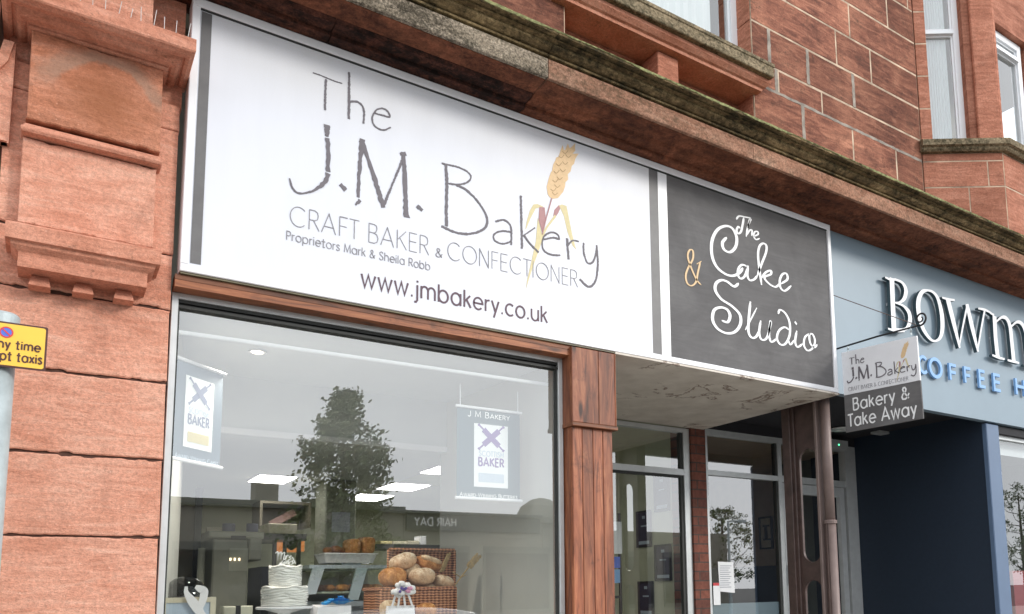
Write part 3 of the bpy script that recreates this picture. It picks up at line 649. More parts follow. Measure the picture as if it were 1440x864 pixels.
# apron under the sill: sunk panels and a little pier between them
mb = MB(); mb.box(XO0+.004, XO1-.004, .34, .46, 4.38, 5.04)
mb.tint = .56
for a, b in ((XO0, 3.00), (3.12, XO1)):
    for q in ((a+.10, b-.10, 4.96, 5.03), (a+.10, b-.10, 4.38, 4.74), (a+.006, a+.10, 4.38, 5.03), (b-.10, b-.006, 4.38, 5.03)):
        mb.box(q[0], q[1], .31, .338, q[2], q[3])
mb.build('apron_panel', 'stone_bay', B)
xp0, xp1 = PY(924.3, 60, YW).x, PY(953.3, 70, YW).x
mb = MB(); mb.tint = .66; mb.bbox(xp0, xp1, YW, .31, 4.40, 5.03, .004); mb.build('apron_pier', 'stone_bay', B)
mb = MB(); mb.mould(XO0-.10, XO1+.0, .13, .36, [(0, 5.035), (.03, 5.037), (.034, 5.055), (.05, 5.062), (.075, 5.085), (.08, 5.105)], False, True)
mb.build('sill_bed_moulding', 'stone_s', B)
mb = MB(); mb.mould(XO0-.14, XO1+.0, .08, .36, [(.06, 5.107), (.066, 5.112), (.066, 5.178), (.072, 5.182), (.072, 5.205), (.06, 5.212), (-.05, 5.245), (-.28, 5.25)], False, True)
mb.build('window_sill', 'stone_sill', B)
def window_unit(parent, frame_fn, x0, x1, y, z0, z1, bars_v, bars_h, fw=.055, matrix=None, curtain=True):
    mb = MB();
    if matrix: mb.M = matrix
    mb.box(x0, x0+fw, y, y+.07, z0, z1); mb.box(x1-fw, x1, y, y+.07, z0, z1)
    mb.box(x0+fw, x1-fw, y, y+.07, z0, z0+fw); mb.box(x0+fw, x1-fw, y, y+.07, z1-fw, z1)
    for b in bars_v: mb.box(b-fw*.6, b+fw*.6, y+.002, y+.068, z0+fw, z1-fw)
    xs = [x0+fw]+[q for b in bars_v for q in (b-fw*.6, b+fw*.6)]+[x1-fw]
    for h in bars_h:
        for a, b in zip(xs[::2], xs[1::2]):
            mb.box(a, b, y+.001, y+.069, h-fw*.42, h+fw*.42)
            mb.box(a, b, y-.012, y, h-fw*.42, h-fw*.1)
    # glazing beads (inner step)
    zl = [z0+fw]+[q for h in bars_h for q in (h-fw*.42, h+fw*.42)]+[z1-fw]
    for a, b in zip(xs[::2], xs[1::2]):
        for c, d in zip(zl[::2], zl[1::2]):
            k = .016
            mb.box(a, a+k, y+.018, y+.05, c, d); mb.box(b-k, b, y+.018, y+.05, c, d)
            mb.box(a+k, b-k, y+.018, y+.05, c, c+k); mb.box(a+k, b-k, y+.018, y+.05, d-k, d)
    w = mb.build('window', 'upvc', parent)
    g = MB()
    if matrix: g.M = matrix
    for a, b in zip(xs[::2], xs[1::2]):
        for c, d in zip(zl[::2], zl[1::2]): g.box(a+.010, b-.010, y+.030, y+.036, c+.010, d-.010)
    g.build('pane', 'glass_up', w)
    if curtain:
        g = MB()
        if matrix: g.M = matrix
        n = 60
        for i in range(n):
            xa = x0+.02+(x1-x0-.04)*i/n; xb = x0+.02+(x1-x0-.04)*(i+1)/n
            if curtain is not True and not (curtain[0] <= (i+.5)/n <= curtain[1]): continue
            ya = y+.060+.004*math.sin(i*1.9); yb = y+.060+.004*math.sin((i+1)*1.9)
            g.add([(xa, ya, z0), (xb, yb, z0), (xb, yb, z1), (xa, ya, z1), (xa, ya+.004, z0), (xb, yb+.004, z0), (xb, yb+.004, z1), (xa, ya+.004, z1)], [(0, 1, 2, 3), (7, 6, 5, 4)])
        g.build('curtain', 'room_w', w, recalc=False)
        return w
    return w
yw = .285; xr = PY(1037, 30, yw).x
window_unit(B, None, XO0+.02, xr+.005, yw, 5.235, 6.9, [], [6.2], .07, curtain=(0, .86))
mb = MB(); mb.box(XO0, XO1-.006, YW+.33, YW+.36, 4.4, 5.23); mb.box(XO0-.2, XO1+.2, 1.6, 1.64, 4.4, 7.3); mb.build('room_back', 'room_dark', B)
mb = MB(); mb.box(XO0, XO1, YW, YW+.3, 6.9, 7.4); mb.build('lintel', 'stone_u', B)

# --- canted bay at the right
A = R_(35); MBAY = Matrix.Translation((XC, YW, 0)) @ Matrix.Rotation(-A, 4, 'Z')       # local x along the canted face, -y outward
nb = MBAY.to_3x3() @ Vector((0, -1, 0)); p0 = MBAY @ Vector((0, 0, 0)); INV = MBAY.inverted()
def sb(px, py, yo=0.0): return (INV @ hit(px, py, MBAY @ Vector((0, yo, 0)), nb))
s_q = sb(1308, 130).x; s_c = sb(1409, 200).x
s_f = sb(1356.5, 150, .10).x; s_m = sb(1376, 180).x
zsill = 5.30
mb = MB(); mb.M = MBAY
for z0, z1 in zip([4.38, 4.9, 5.131, 5.316, 5.61, 5.909, 6.208, 6.507], [4.9, 5.131, 5.316, 5.61, 5.909, 6.208, 6.507, 7.4]):
    if z1 <= 5.14:
        e = [0, s_c*.55, s_c] if z0 < 4.5 else [0, s_c*.8, s_c]
    else: e = [0, s_q]
    for a, b in zip(e[:-1], e[1:]):
        if z0 == 5.131: continue
        mb.tint = rnd.gauss(.52, .07); mb.bbox(a+.004, b-.004, 0, .12, z0+.0045, z1-.0045, .0035)
mb.tint = .5
mb.bbox(.004, s_c-.004, 0, .12, 5.135, 5.20, .003)
mb.tint = .5; mb.bbox(.004, s_q-.004, 0, .12, 5.21, 5.312, .003)
BC = MBAY @ Vector((s_c, 0, 0)); mb.M = Matrix.Identity(4)
for z0, z1, e in ((4.38, 4.9, [BC.x, 7.2, 8.4]), (4.9, 5.20, [BC.x, 6.9, 7.8, 8.4])):
    for a, b in zip(e[:-1], e[1:]): mb.tint = rnd.gauss(.55, .06); mb.bbox(a+.004, b-.004, BC.y, BC.y+.12, z0+.0045, z1-.0045, .0035)
mb.build('bay_wall', 'stone_bay', B)
mb = MB(); mb.M = MBAY; mb.box(.006, s_c-.004, .0022, .3, 4.38, 5.205); mb.box(.006, s_q-.005, .0022, .06, 5.2, 7.4)
mb.M = Matrix.Identity(4); mb.box(BC.x, 8.4, BC.y+.0022, BC.y+.3, 4.38, 5.205); mb.build('bay_pointing', 'mortar', B)
def bay_run(mb, prof, s0, s1):
    # sweep (out, z) along canted face then front face
    n2 = [Vector((nb.x, nb.y)), Vector((0, -1))]; m = (n2[0]+n2[1]).normalized(); m = m/m.dot(n2[0])
    P = [Vector((MBAY @ Vector((s0, 0, 0))).to_2d()), Vector(BC.to_2d()), Vector((8.4, BC.y))]; D = [n2[0], m, n2[1]]
    n = len(prof); vs = []
    for p, d in zip(P, D):
        for o, z in prof: q = p+d*o; vs.append((q.x, q.y, z))
    fs = [tuple(range(n))[::-1], tuple(range(2*n, 3*n))]
    for k in range(2):
        for i in range(n): fs.append((k*n+i, k*n+(i+1) % n, (k+1)*n+(i+1) % n, (k+1)*n+i))
    mb.add(vs, fs)
mb = MB(); bay_run(mb, [(-.14, 5.20), (.035, 5.202), (.05, 5.215), (.055, 5.23), (.08, 5.238), (.085, 5.285), (.075, 5.292), (.0, 5.318), (-.14, 5.32)], -.02, 0)
mb.build('bay_sill', 'stone_sill', B)
# corner mullion of the bay
mb = MB(); mb.M = MBAY; mb.tint = .62; mb.bbox(s_m, s_c, 0, .10, 5.318, 7.4, .008); mb.tint = .36; mb.box(s_f-.005, s_m-.002, .03, .12, 5.318, 7.4)
mb.M = Matrix.Identity(4); mb.tint = .64; mb.bbox(BC.x+.002, BC.x+.05, BC.y+.002, BC.y+.14, 5.318, 7.4, .008)
mb.build('bay_mullion', 'stone_bay', B)
zt = sb(1330, 45, .10).z
window_unit(B, None, s_q-.10, s_f, .10, 5.322, 7.3, [], [zt], .055, MBAY, (0, .80))
zt2 = PY(1425, 78, BC.y+.08).z
window_unit(B, None, BC.x+.06, BC.x+.56, BC.y+.06, 5.322, 6.42, [], [zt2-.05], .06, curtain=False)
mb = MB(); mb.tint = .5; mb.box(BC.x+.62, BC.x+.86, BC.y, BC.y+.14, 5.318, 7.4); mb.box(BC.x+.05, BC.x+.62, BC.y+.01, BC.y+.14, 6.43, 7.4); mb.box(BC.x+.86, 8.4, BC.y+.02, BC.y+.14, 5.318, 7.4)
mb.build('bay_jamb', 'stone_bay', B)
mb = MB(); mb.box(XC+.1, 8.4, 1.2, 1.24, 4.4, 7.4); mb.build('bay_room_back', 'room_dark', B)
mb = MB(); mb.box(-1.2, 9.5, .30, 6, 7.4, 7.6); mb.box(-1.2, 9.5, .5, 6, 4.2, 4.32); mb.build('upper_floor', 'room_dark', B)

# --- bird spikes on the capital
for i in range(13):
    px = 112+i*13.0
    x = -.13+i*.041
    y = -.085
    mb = MB(); l = rnd.uniform(.07, .10)
    mb.tube([(x, y, 3.86), (x+rnd.uniform(-.006, .012), y-rnd.uniform(.0, .02), 3.86+l)], .0014, 5)
    if i == 0:
        SP = thing('bird_spikes', 'row of thin steel bird spikes on the ledge above the stained sandstone block', 'bird spikes', (-.1, -.08, 3.86))
        s2 = MB(); s2.box(-.15, .38, -.10, -.075, 3.845, 3.858); s2.build('spike_strip', 'steel_spike', SP)
    mb.build('spike', 'steel_spike', SP)

# =================================================================== BAKERY SHOP SIGN
SX0, SX1, SZ0, SZ1 = .387, 4.478, 2.924, 4.15
S = thing('shop_sign', 'long white and charcoal bakery sign with a wheat ear over the shop window', 'shop sign', (SX0, 0, SZ0))
PLS = Plane((0, .012, 0), (1, 0, 0), (0, 0, 1), (0, -1, 0))       # panel face plane y=.012
mb = MB(); f = .032
mb.bbox(SX0, SX1, 0, .10, SZ1-.040, SZ1, .003); mb.bbox(SX0, SX1, 0, .10, SZ0, SZ0+f, .003)
mb.bbox(SX0, SX0+f, 0, .10, SZ0+f+.0005, SZ1-.0405, .003); mb.bbox(SX1-f, SX1, 0, .10, SZ0+f+.0005, SZ1-.0405, .003)
mb.build('frame', 'white_al', S)
mb = MB(); mb.box(SX0+f, SX1-f, .006, .013, SZ1-.0475, SZ1-.041); mb.build('frame_gasket', 'dark_al', S)
xg0 = SX0+f; xg1 = PY(300/1.0-2, 60, .012).x; xg1 = PY(297.5, 40, .012).x
xa, xb, xc = PY(912, 231, .012).x, PY(924.5, 236, .012).x, PY(937, 240, .012).x
xd = SX1-f
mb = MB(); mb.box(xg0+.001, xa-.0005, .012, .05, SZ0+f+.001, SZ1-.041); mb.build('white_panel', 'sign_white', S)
mb = MB(); mb.box(xb, xc, .0125, .05, SZ0+f+.001, SZ1-.048); mb.build('white_strip', 'white_al', S)
mb = MB(); mb.box(xg0+.006, xg1, .0095, .0118, SZ0+f+.012, SZ1-.052); mb.build('charcoal_strip', 'char', S)
mb = MB(); mb.box(xa, xb-.001, .0122, .05, SZ0+f+.001, SZ1-.048); mb.build('charcoal_strip', 'char', S)
mb = MB(); mb.box(xc+.001, xd-.001, .0123, .05, SZ0+f+.001, SZ1-.048); mb.build('charcoal_panel', 'slate', S)
# logo strokes traced on the sign plane: (points, width)
LG2 = [  # region (380,90) scale 3.758
 ([(225, 48), (262, 60), (300, 76), (345, 94), (380, 104)], 6), ([(295, 82), (291, 160), (290, 245)], 11),
 ([(416, 45), (417, 160), (415, 292)], 12), ([(416, 208), (435, 199), (465, 204), (488, 226), (496, 262), (492, 316)], 10),
 ([(552, 262), (590, 272), (632, 281), (618, 250), (590, 236), (560, 246), (540, 280), (544, 318), (572, 344), (606, 350), (636, 336)], 8),
 ([(300, 324, 34), (300, 350, 26), (298, 384, 14)], 28), ([(303, 394), (306, 480), (304, 570)], 22),
 ([(306, 580, 24), (290, 622, 22), (245, 662, 13), (200, 680, 9), (150, 684, 8), (118, 658, 8), (102, 606, 6)], 14),
 ([(370, 636), (400, 668)], 24),
 ([(486, 398, 26), (476, 500, 20), (468, 610, 16), (464, 706, 18)], 20), ([(476, 722, 18), (450, 746, 8)], 12),
 ([(482, 408, 24), (515, 500, 20), (552, 610, 22), (598, 760, 24)], 22), ([(598, 752, 16), (640, 650, 10), (690, 530, 12), (706, 480, 16)], 12),
 ([(686, 478, 16), (716, 474, 22)], 20), ([(706, 480, 14), (710, 590, 20), (714, 700, 20), (720, 812, 32)], 22),
 ([(776, 750), (804, 776)], 22)]
LG3 = [  # region (600,190) scale 3.6
 ([(96, 148), (102, 240), (100, 350), (99, 462)], 15), ([(76, 145), (112, 152), (160, 164), (204, 186), (224, 212), (206, 240), (160, 252), (108, 246)], 9),
 ([(150, 254), (190, 272), (240, 316), (282, 372), (306, 428), (296, 470), (252, 494), (190, 502), (130, 488), (74, 462)], 12),
 ([(348, 440), (384, 430), (414, 446), (428, 478), (428, 558)], 10), ([(426, 492), (376, 487), (340, 506), (346, 536), (384, 551), (428, 540)], 9),
 ([(476, 308), (479, 430), (482, 576)], 12), ([(548, 470), (516, 492), (488, 512)], 7), ([(490, 508), (524, 552), (566, 596)], 12),
 ([(592, 530), (640, 520), (670, 527), (660, 502), (628, 494), (594, 514), (584, 550), (594, 586), (628, 606), (676, 610)], 9),
 ([(710, 524), (714, 580), (718, 630)], 12), ([(714, 560), (738, 536), (770, 540)], 9),
 ([(794, 546), (796, 600), (816, 650), (846, 636), (862, 570)], 10), ([(860, 558), (866, 640), (860, 718), (842, 758), (816, 768), (774, 730)], 11)]
mb = MB(); rj = random.Random(11)
for st, (ox, oy, sc) in ((LG2, (380, 90, 3.758)), (LG3, (600, 190, 3.6))):
    cv, mp = tracer(PLS, ox, oy, sc)
    for pts, w in st:
        k = mp(pts[0]); q = [tuple(cv(p))+((p[2]*k,) if len(p) > 2 else ()) for p in pts]
        ribbon(mb, PLS, catmull(q, 5), w*k*.92, .0022, .0015, False, .30, rj)
mb.build('logo_lettering', 'ink', S)
mb = MB()   # CRAFT BAKER & CONFECTIONER
a0 = PLS.inv(PY(406, 308, .012)); a1 = PLS.inv(PY(605, 352, .012)); a2 = PLS.inv(PY(612, 354, .012)); a3 = PLS.inv(PY(624, 356, .012)); a4 = PLS.inv(PY(628, 356, .012)); a5 = PLS.inv(PY(814, 400, .012))
zb = PY(500, 340, .012).z
zc0 = PY(409, 317, .012).z; hh = PY(409, 289, .012).z-zc0
zc1 = PY(812, 404, .012).z
zl = lambda x: zc0+(zc1-zc0)*(x-a0[0])/(a5[0]-a0[0])
text(mb, PLS, 'CRAFT BAKER', a0[0], a1[0], zl(a0[0]), hh, .036, b1=zl(a1[0]), jit=.3)
text(mb, PLS, '&', a2[0], a3[0], zl(a2[0]), hh*.5, .10)
text(mb, PLS, 'CONFECTIONER', a4[0], a5[0], zl(a4[0]), hh, .036, b1=zl(a5[0]), jit=.3)
mb.build('trade_lettering', 'ink_thin', S)
mb = MB(); p0 = PY(402, 337, .012); p1 = PY(606, 381, .012); hp = PY(403, 325, .012).z-p0.z
text(mb, PLS, 'Proprietors Mark & Sheila Robb', p0.x, p1.x, p0.z, hp, .085, b1=p1.z); mb.build('owner_lettering', 'ink_thin', S)
mb = MB(); p0 = PY(507, 403, .012); p1 = PY(772, 455, .012); hp = (PY(514, 386.5, .012).z-p0.z)/.7
text(mb, PLS, 'www.jmbakery.co.uk', p0.x, p1.x, p0.z, hp, .105, b1=p1.z); mb.build('web_lettering', 'ink_url', S)
# wheat ear
cv, mp = tracer(PLS, 600, 190, 3.6)
WE = [('tan', [(612, 300), (607, 262), (618, 220), (628, 190), (634, 182), (640, 150), (652, 128), (655, 115), (668, 110), (676, 82), (688, 52), (694, 76), (700, 78), (714, 44), (722, 66), (728, 66), (752, 42), (750, 66), (752, 80), (738, 96), (768, 95), (752, 122), (746, 146), (734, 158), (728, 185), (714, 200), (716, 226), (702, 240), (700, 262), (690, 290), (664, 320), (638, 324), (622, 316)]),
      ('khaki', [(592, 364), (560, 350), (540, 352), (522, 384), (508, 430), (499, 480), (506, 470), (524, 425), (552, 372)]),
      ('khaki', [(562, 420), (582, 500), (605, 462), (648, 404), (656, 414), (612, 470), (588, 520), (566, 590), (540, 660), (520, 720), (503, 778), (508, 735), (530, 640), (552, 540)]),
      ('mauve', [(570, 364), (597, 368), (602, 420), (586, 500), (566, 430)]), ('mauve', [(640, 410), (646, 380), (668, 356), (682, 358), (666, 396), (652, 416)]),
      ('khaki', [(684, 352), (708, 360), (722, 430), (738, 510), (757, 582), (738, 560), (712, 490), (694, 410), (670, 358)])]
mb = MB()
EM = thing
wm = {'tan': 0, 'khaki': 1, 'mauve': 2, 'tan_d': 3}
for mt, pts in WE:
    mb.mi = wm[mt]; poly(mb, PLS, [cv(p) for p in pts], .0010, .0009)
mb.mi = 3
for gx, gy, s in ((640, 280, 1), (660, 262, -1), (650, 235, 1), (672, 222, -1), (656, 190, 1), (688, 182, -1), (668, 152, 1), (700, 145, -1), (680, 112, 1), (716, 110, -1), (700, 90, 1), (648, 300, -1)):
    k = mp((gx, gy)); ribbon(mb, PLS, catmull([cv((gx-14*s, gy-6)), cv((gx, gy+5)), cv((gx+14*s, gy-10))], 4), 2.6*k, .0028, .0006)
mb.mi = 2; k = mp((600, 400)); ribbon(mb, PLS, catmull([cv(p) for p in ((632, 322), (616, 380), (602, 430), (584, 505))], 5), 6*k, .0030, .0006)
mb.build('wheat_emblem', ['tan', 'khaki', 'mauve', 'tan_d'], S)
# cake studio lettering, region (930,280) scale 3.6
CS = [([(378, 104), (392, 88), (420, 92), (452, 98)], 9), ([(416, 96), (410, 130), (402, 165), (388, 176), (379, 160), (388, 142), (398, 150)], 10),
 ([(428, 192), (434, 150), (446, 116), (452, 106), (444, 108), (436, 150)], 8), ([(432, 182), (446, 160), (458, 160), (456, 188)], 8),
 ([(466, 190), (488, 180), (486, 166), (472, 168), (466, 188), (478, 206), (497, 200)], 8),
 ([(330, 196), (308, 222), (316, 256), (346, 270), (374, 244), (380, 196), (358, 150), (322, 138), (282, 158), (256, 210), (254, 280), (276, 340), (318, 378), (358, 390), (392, 376), (412, 350)], 14),
 ([(432, 342), (408, 334), (390, 352), (386, 384), (400, 404), (420, 392), (436, 350)], 11), ([(438, 338), (434, 386), (446, 412), (468, 408), (484, 390)], 11),
 ([(484, 390), (506, 330), (528, 272), (530, 238), (514, 226), (496, 240), (488, 280), (494, 350), (506, 436)], 11),
 ([(506, 400), (528, 372), (552, 364), (552, 382), (520, 398), (544, 430), (576, 446), (600, 428)], 11),
 ([(604, 430), (636, 408), (632, 380), (612, 382), (598, 412), (602, 450), (624, 466), (656, 440)], 11),
 ([(390, 428), (366, 444), (332, 420), (302, 412), (276, 428), (272, 464), (302, 508), (356, 544), (396, 588), (398, 636), (370, 674), (326, 680), (282, 656), (258, 612), (266, 564), (300, 550), (332, 562), (346, 592), (334, 624), (304, 616)], 14),
 ([(450, 520), (442, 600), (440, 672), (456, 702), (478, 698), (498, 664)], 12), ([(424, 664), (444, 626), (482, 552)], 7),
 ([(502, 616), (494, 676), (506, 712), (532, 704), (552, 636), (550, 624), (544, 690), (556, 724), (582, 708)], 11),
 ([(590, 582), (600, 562), (628, 582), (648, 628), (648, 690), (626, 734), (600, 736), (584, 706), (594, 668), (622, 650), (646, 664)], 11),
 ([(640, 712), (652, 738), (670, 716)], 9), ([(684, 668), (676, 722), (688, 750), (714, 734)], 11), ([(674, 622), (684, 636)], 16),
 ([(752, 682), (726, 700), (720, 740), (738, 768), (764, 756), (776, 720), (764, 686), (748, 690), (752, 730), (772, 752), (788, 738)], 10)]
AMP = [([(200, 436), (176, 408), (146, 340), (132, 290), (142, 260), (158, 264), (158, 304), (134, 350), (122, 390), (130, 428), (152, 440), (174, 420), (184, 370), (196, 318)], 8), ([(178, 330), (202, 316)], 7)]
PLC = Plane((0, .0123, 0), (1, 0, 0), (0, 0, 1), (0, -1, 0)); cv, mp = tracer(PLC, 930, 280, 3.6)
for nm, st, mt in (('studio_lettering', CS, 'ink_white'), ('ampersand', AMP, 'tan')):
    mb = MB()
    for pts, w in st:
        k = mp(pts[0]); q = catmull([cv(p) for p in pts], 6); n = len(q)
        sl = [math.atan2(abs(q[min(i+1, n-1)][1]-q[max(i-1, 0)][1]), abs(q[min(i+1, n-1)][0]-q[max(i-1, 0)][0])) for i in range(n)]
        q = [(p[0], p[1], w*k*(.72+.62*math.sin(s_)**1.5)*(1 if 1 < i < n-2 else .6)) for i, (p, s_) in enumerate(zip(q, sl))]
        ribbon(mb, PLC, q, w*k, .0025, .0018)
    mb.build(nm, mt, S)
# soffit box under the sign over the porch
mb = MB(); mb.box(2.575, 4.487, .004, 1.44, 2.9235-.012, 2.9235-.0005); mb.box(4.475, 4.487, .1005, 1.44, 2.924, 3.05)
PS = tag(mb.build('porch_ceiling_board', 'soffit', None, (3.5, .7, 2.92)), 'peeling cream ceiling board over the bakery doorway recess', 'ceiling board')

# =================================================================== BAKERY SHOPFRONT
F = thing('bakery_window', 'wide bakery display window in a slim silver frame between red stone and timber pillar', 'shop window', (1.3, .15, .9))
WX0, WX1, WY = .374, 2.285, .12
mb = MB(); n = 3
tz = 2.922
for i, (y0, y1, z0, z1, tt) in enumerate(((.020, .095, 2.893, 2.9145, .35), (.022, .115, 2.862, 2.892, .7))):
    mb.tint = tt; mb.box(WX0, WX1+.01, y0, y1, z0, z1)
HBm = mb; mb = MB(); mb.box(SX0+.004, SX1-.01, .008, .10, 2.9155, 2.9225)
tag(mb.build('metal_trim', plain('olive_trim', (.16, .14, .08), .5, 0, .2, 8), None, (1.3, .05, 2.92)), 'thin olive trim strip along the bottom edge of the white sign', 'trim strip'); mb = HBm
HB = tag(mb.build('timber_header', 'wood_h', None, (1.3, .06, 2.89)), 'weathered brown timber board between the white sign and the bakery window', 'timber board')
mb = MB(); mb.bbox(WX0, WX0+.026, .10, .16, .6, 2.862, .002); mb.bbox(WX1-.028, WX1, .10, .16, .6, 2.862, .002)
mb.box(WX0+.026, WX1-.028, .101, .16, 2.838, 2.8615); mb.box(WX0+.026, WX1-.028, .102, .16, .6, .66)
mb.build('window_frame', 'silver', F)
mb = MB(); mb.box(WX0+.026, WX1-.028, .112, .150, 2.824, 2.8375); mb.box(WX0+.0262, WX1-.0282, .104, .150, 2.800, 2.812); mb.box(WX0+.026, WX1-.028, .125, .150, 2.8125, 2.8235)
mb.box(WX0+.026, WX0+.033, .115, .14, .66, 2.80); mb.box(WX1-.037, WX1-.028, .115, .14, .66, 2.80)
mb.build('gasket', 'dark_al', F)
mb = MB(); mb.box(WX0+.03, WX1-.032, .128, .134, .66, 2.81); mb.build('pane', 'glass', F)
mb = MB(); tl = PY(245, 468, .2); mb.tube([(.402, .2, 2.722), (2.25, .2, 2.733)], .010, 8); mb.build('blind_rail', 'white_al', F)
mb = MB(); mb.box(WX0, WX1, .05, .12, .0, .6); mb.build('stall_riser', 'grey_paint', F)

# timber pillar
T = thing('timber_pillar', 'red brown timber clad pillar between the bakery window and the doorway recess', 'pillar', (2.42, .1, 0))
def boards(mb, x0, x1, y0, y1, z0, z1, cuts, side=True):
    xs = [x0]+cuts+[x1]
    for a, b in zip(xs[:-1], xs[1:]):
        mb.tint = rnd.uniform(.1, .95); mb.bbox(a+.0012, b-.0012, y0, y1, z0, z1, .003)
mb = MB(); boards(mb, 2.292, 2.556, .020, .045, .02, 2.47, [2.355, 2.425, 2.49])
mb.tint = .3; mb.box(2.2925, 2.31, .0455, .16, .02, 2.47); mb.tint = .5; mb.box(2.538, 2.5555, .0455, .16, .02, 2.47)
mb.build('shaft_cladding', 'wood_v', T)
mb = MB(); boards(mb, 2.281, 2.575, .0, .019, 2.492, 2.9075, [2.455, 2.565])
mb.tint = .2; mb.box(2.2815, 2.30, .0195, .16, 2.492, 2.9075); mb.tint = .5; mb.box(2.556, 2.5745, .0195, .16, 2.492, 2.9075)
mb.build('head_cladding', 'wood_v', T)
mb = MB(); mb.tint = .4; mb.bbox(2.279, 2.578, -.006, .165, 2.470, 2.4915, .003); mb.build('head_trim', 'wood_h', T)
mb = MB(); mb.box(2.31, 2.537, .046, .16, .0, 2.9); mb.build('core', 'joint', T)

# =================================================================== PORCH GLAZING (bakery side)
GY = 1.45
G = thing('recessed_glazing', 'recessed silver framed glazing with transom at the back of the bakery porch', 'glazed screen', (3.4, GY, 0))
zt = PY(900, 659, GY).z; xr0, xr1 = PY(962, 660, GY).x, PY(972, 700, GY).x
mb = MB(); mb.box(2.40, xr0, GY+.002, GY+.058, zt-.025, zt+.025); mb.box(xr0, xr1-.004, GY, GY+.06, 0, 2.905); mb.box(2.40, xr0, GY+.001, GY+.059, 2.87, 2.905)
mb.box(2.36, 2.40, GY, GY+.06, 0, 2.905); mb.box(3.0, 3.04, GY+.003, GY+.057, 0, 2.87); mb.box(2.4, xr0, GY+.004, GY+.056, 0.0, .3)
mb.build('frame', 'silver', G)
mb = MB(); mb.box(xr0-.03, xr0-.0005, GY+.012, GY+.05, .3, zt-.026); mb.box(xr0-.03, xr0-.0005, GY+.012, GY+.05, zt+.026, 2.869); mb.box(3.05, xr0-.031, GY+.012, GY+.05, zt-.045, zt-.026); mb.build('gasket', 'dark_al', G)
mb = MB(); mb.box(3.05, xr0-.031, GY+.028, GY+.034, .3, zt-.046); mb.box(3.05, xr0-.031, GY+.0281, GY+.0341, zt+.026, 2.869); mb.build('pane', 'glass', G)
mb = MB(); mb.box(2.30, 2.36, .161, GY+.06, 0, 2.905); mb.build('side_panel', 'room_grey', G)
# brick pier
xb0, xb1 = xr1, PY(996, 700, GY).x
mb = MB(); mb.box(xb0, 4.505, GY-.02, GY+.25, 0, 2.92)
BP = tag(mb.build('brick_pier', 'brick', None, (4.4, GY, 0)), 'narrow dark red brick pier between the two recessed glazed screens', 'brick pier')
# sticker-like lettering on brick
# =================================================================== COFFEE HOUSE
K = thing('entrance_recess', 'navy walled entrance recess of the coffee house with a powder blue corner pilaster', 'entrance', (6.3, .1, 0))
px0_ = PY(1387, 600, .08).x
mb = MB(); mb.box(px0_+.006, 6.50, .120, 2.0, 0, 3.02); mb.build('recess_wall', 'navy', K)
mb = MB(); mb.box(4.507, 6.52, .121, 2.0, 3.0205, 3.06); mb.box(4.507, px0_+.005, GY-.01, GY+.08, 2.935, 3.019); mb.build('recess_ceiling', 'black_ceiling', K)
px0, px1 = PY(1387, 600, .08).x, PY(1404.5, 604, .08).x
mb = MB(); mb.bbox(px0, px1, .08, .1195, 0, 2.93, .006)
mb.build('corner_pilaster', 'blue_side', K)
FB = thing('coffee_house_sign', 'powder blue fascia with raised white serif letters and small pale blue letters', 'shop sign', (6.8, .06, 2.85))
zb1 = PY(1350, 585, .06).z; ztp = PY(1300, 362, .06).z
mb = MB(); mb.box(4.482, 9.4, .06, .12, zb1, ztp); mb.build('fascia_board', 'blue_board', FB)
mb = MB(); mb.box(4.482, 9.4, .052, .0595, ztp-.02, ztp+.012); mb.build('top_trim', 'blue_side', FB)
mb = MB(); mb.box(4.482, 9.4, .10, .125, ztp+.001, 4.16); mb.build('flashing', 'grey_paint', FB)
PB = Plane((0, .06, 0), (1, 0, 0), (0, 0, 1), (0, -1, 0)); LD, LT = .052, .030
PBF = Plane((0, .06-LD, 0), (1, 0, 0), (0, 0, 1), (0, -1, 0))
cv, mp = tracer(PBF, 1230, 380, 3.929)
BW = {'B': [([(95, 44, 34), (100, 180, 32), (107, 332, 34)], 30), ([(58, 40, 8), (88, 52, 12), (120, 52, 10)], 10), ([(112, 52, 9), (150, 68, 14), (172, 106, 26), (166, 152, 22), (140, 178, 10), (108, 180, 7)], 16),
       ([(118, 182, 7), (158, 198, 12), (190, 236, 27), (194, 286, 27), (170, 326, 14), (112, 326, 8)], 16), ([(74, 324, 9), (120, 336, 12), (165, 338, 9)], 10)],
 'O': [([(292, 112, 9), (262, 122, 20), (242, 170, 30), (244, 240, 32), (266, 320, 26), (304, 378, 16), (334, 392, 9), (362, 372, 18), (374, 318, 30), (370, 240, 32), (350, 160, 24), (322, 122, 14)], 'loop')],
 'W': [([(372, 152, 8), (408, 162, 12), (442, 166, 9)], 10), ([(404, 162, 34), (436, 290, 32), (470, 430, 14)], 30), ([(466, 428, 10), (490, 300, 12), (512, 196, 14)], 12), ([(510, 188, 26), (540, 320, 32), (572, 452, 14)], 30),
       ([(568, 450, 10), (588, 330, 12), (608, 222, 13)], 12), ([(572, 212, 8), (610, 220, 12), (646, 238, 8)], 10)],
 'M': [([(662, 254, 32), (668, 370, 30), (680, 480, 32)], 30), ([(636, 236, 7), (660, 250, 14)], 9), ([(672, 286, 8), (700, 262, 12), (728, 268, 22), (748, 312, 30), (758, 400, 30), (768, 500, 32)], 26), ([(650, 470, 9), (685, 484, 12), (718, 492, 9)], 10), ([(734, 498, 9), (768, 506, 12), (798, 514, 9)], 10),
       ([(752, 316, 8), (784, 288, 12), (812, 296, 22), (834, 340, 30), (846, 420, 30), (858, 528, 32)], 26), ([(826, 524, 9), (860, 532, 12), (892, 540, 9)], 10)]}
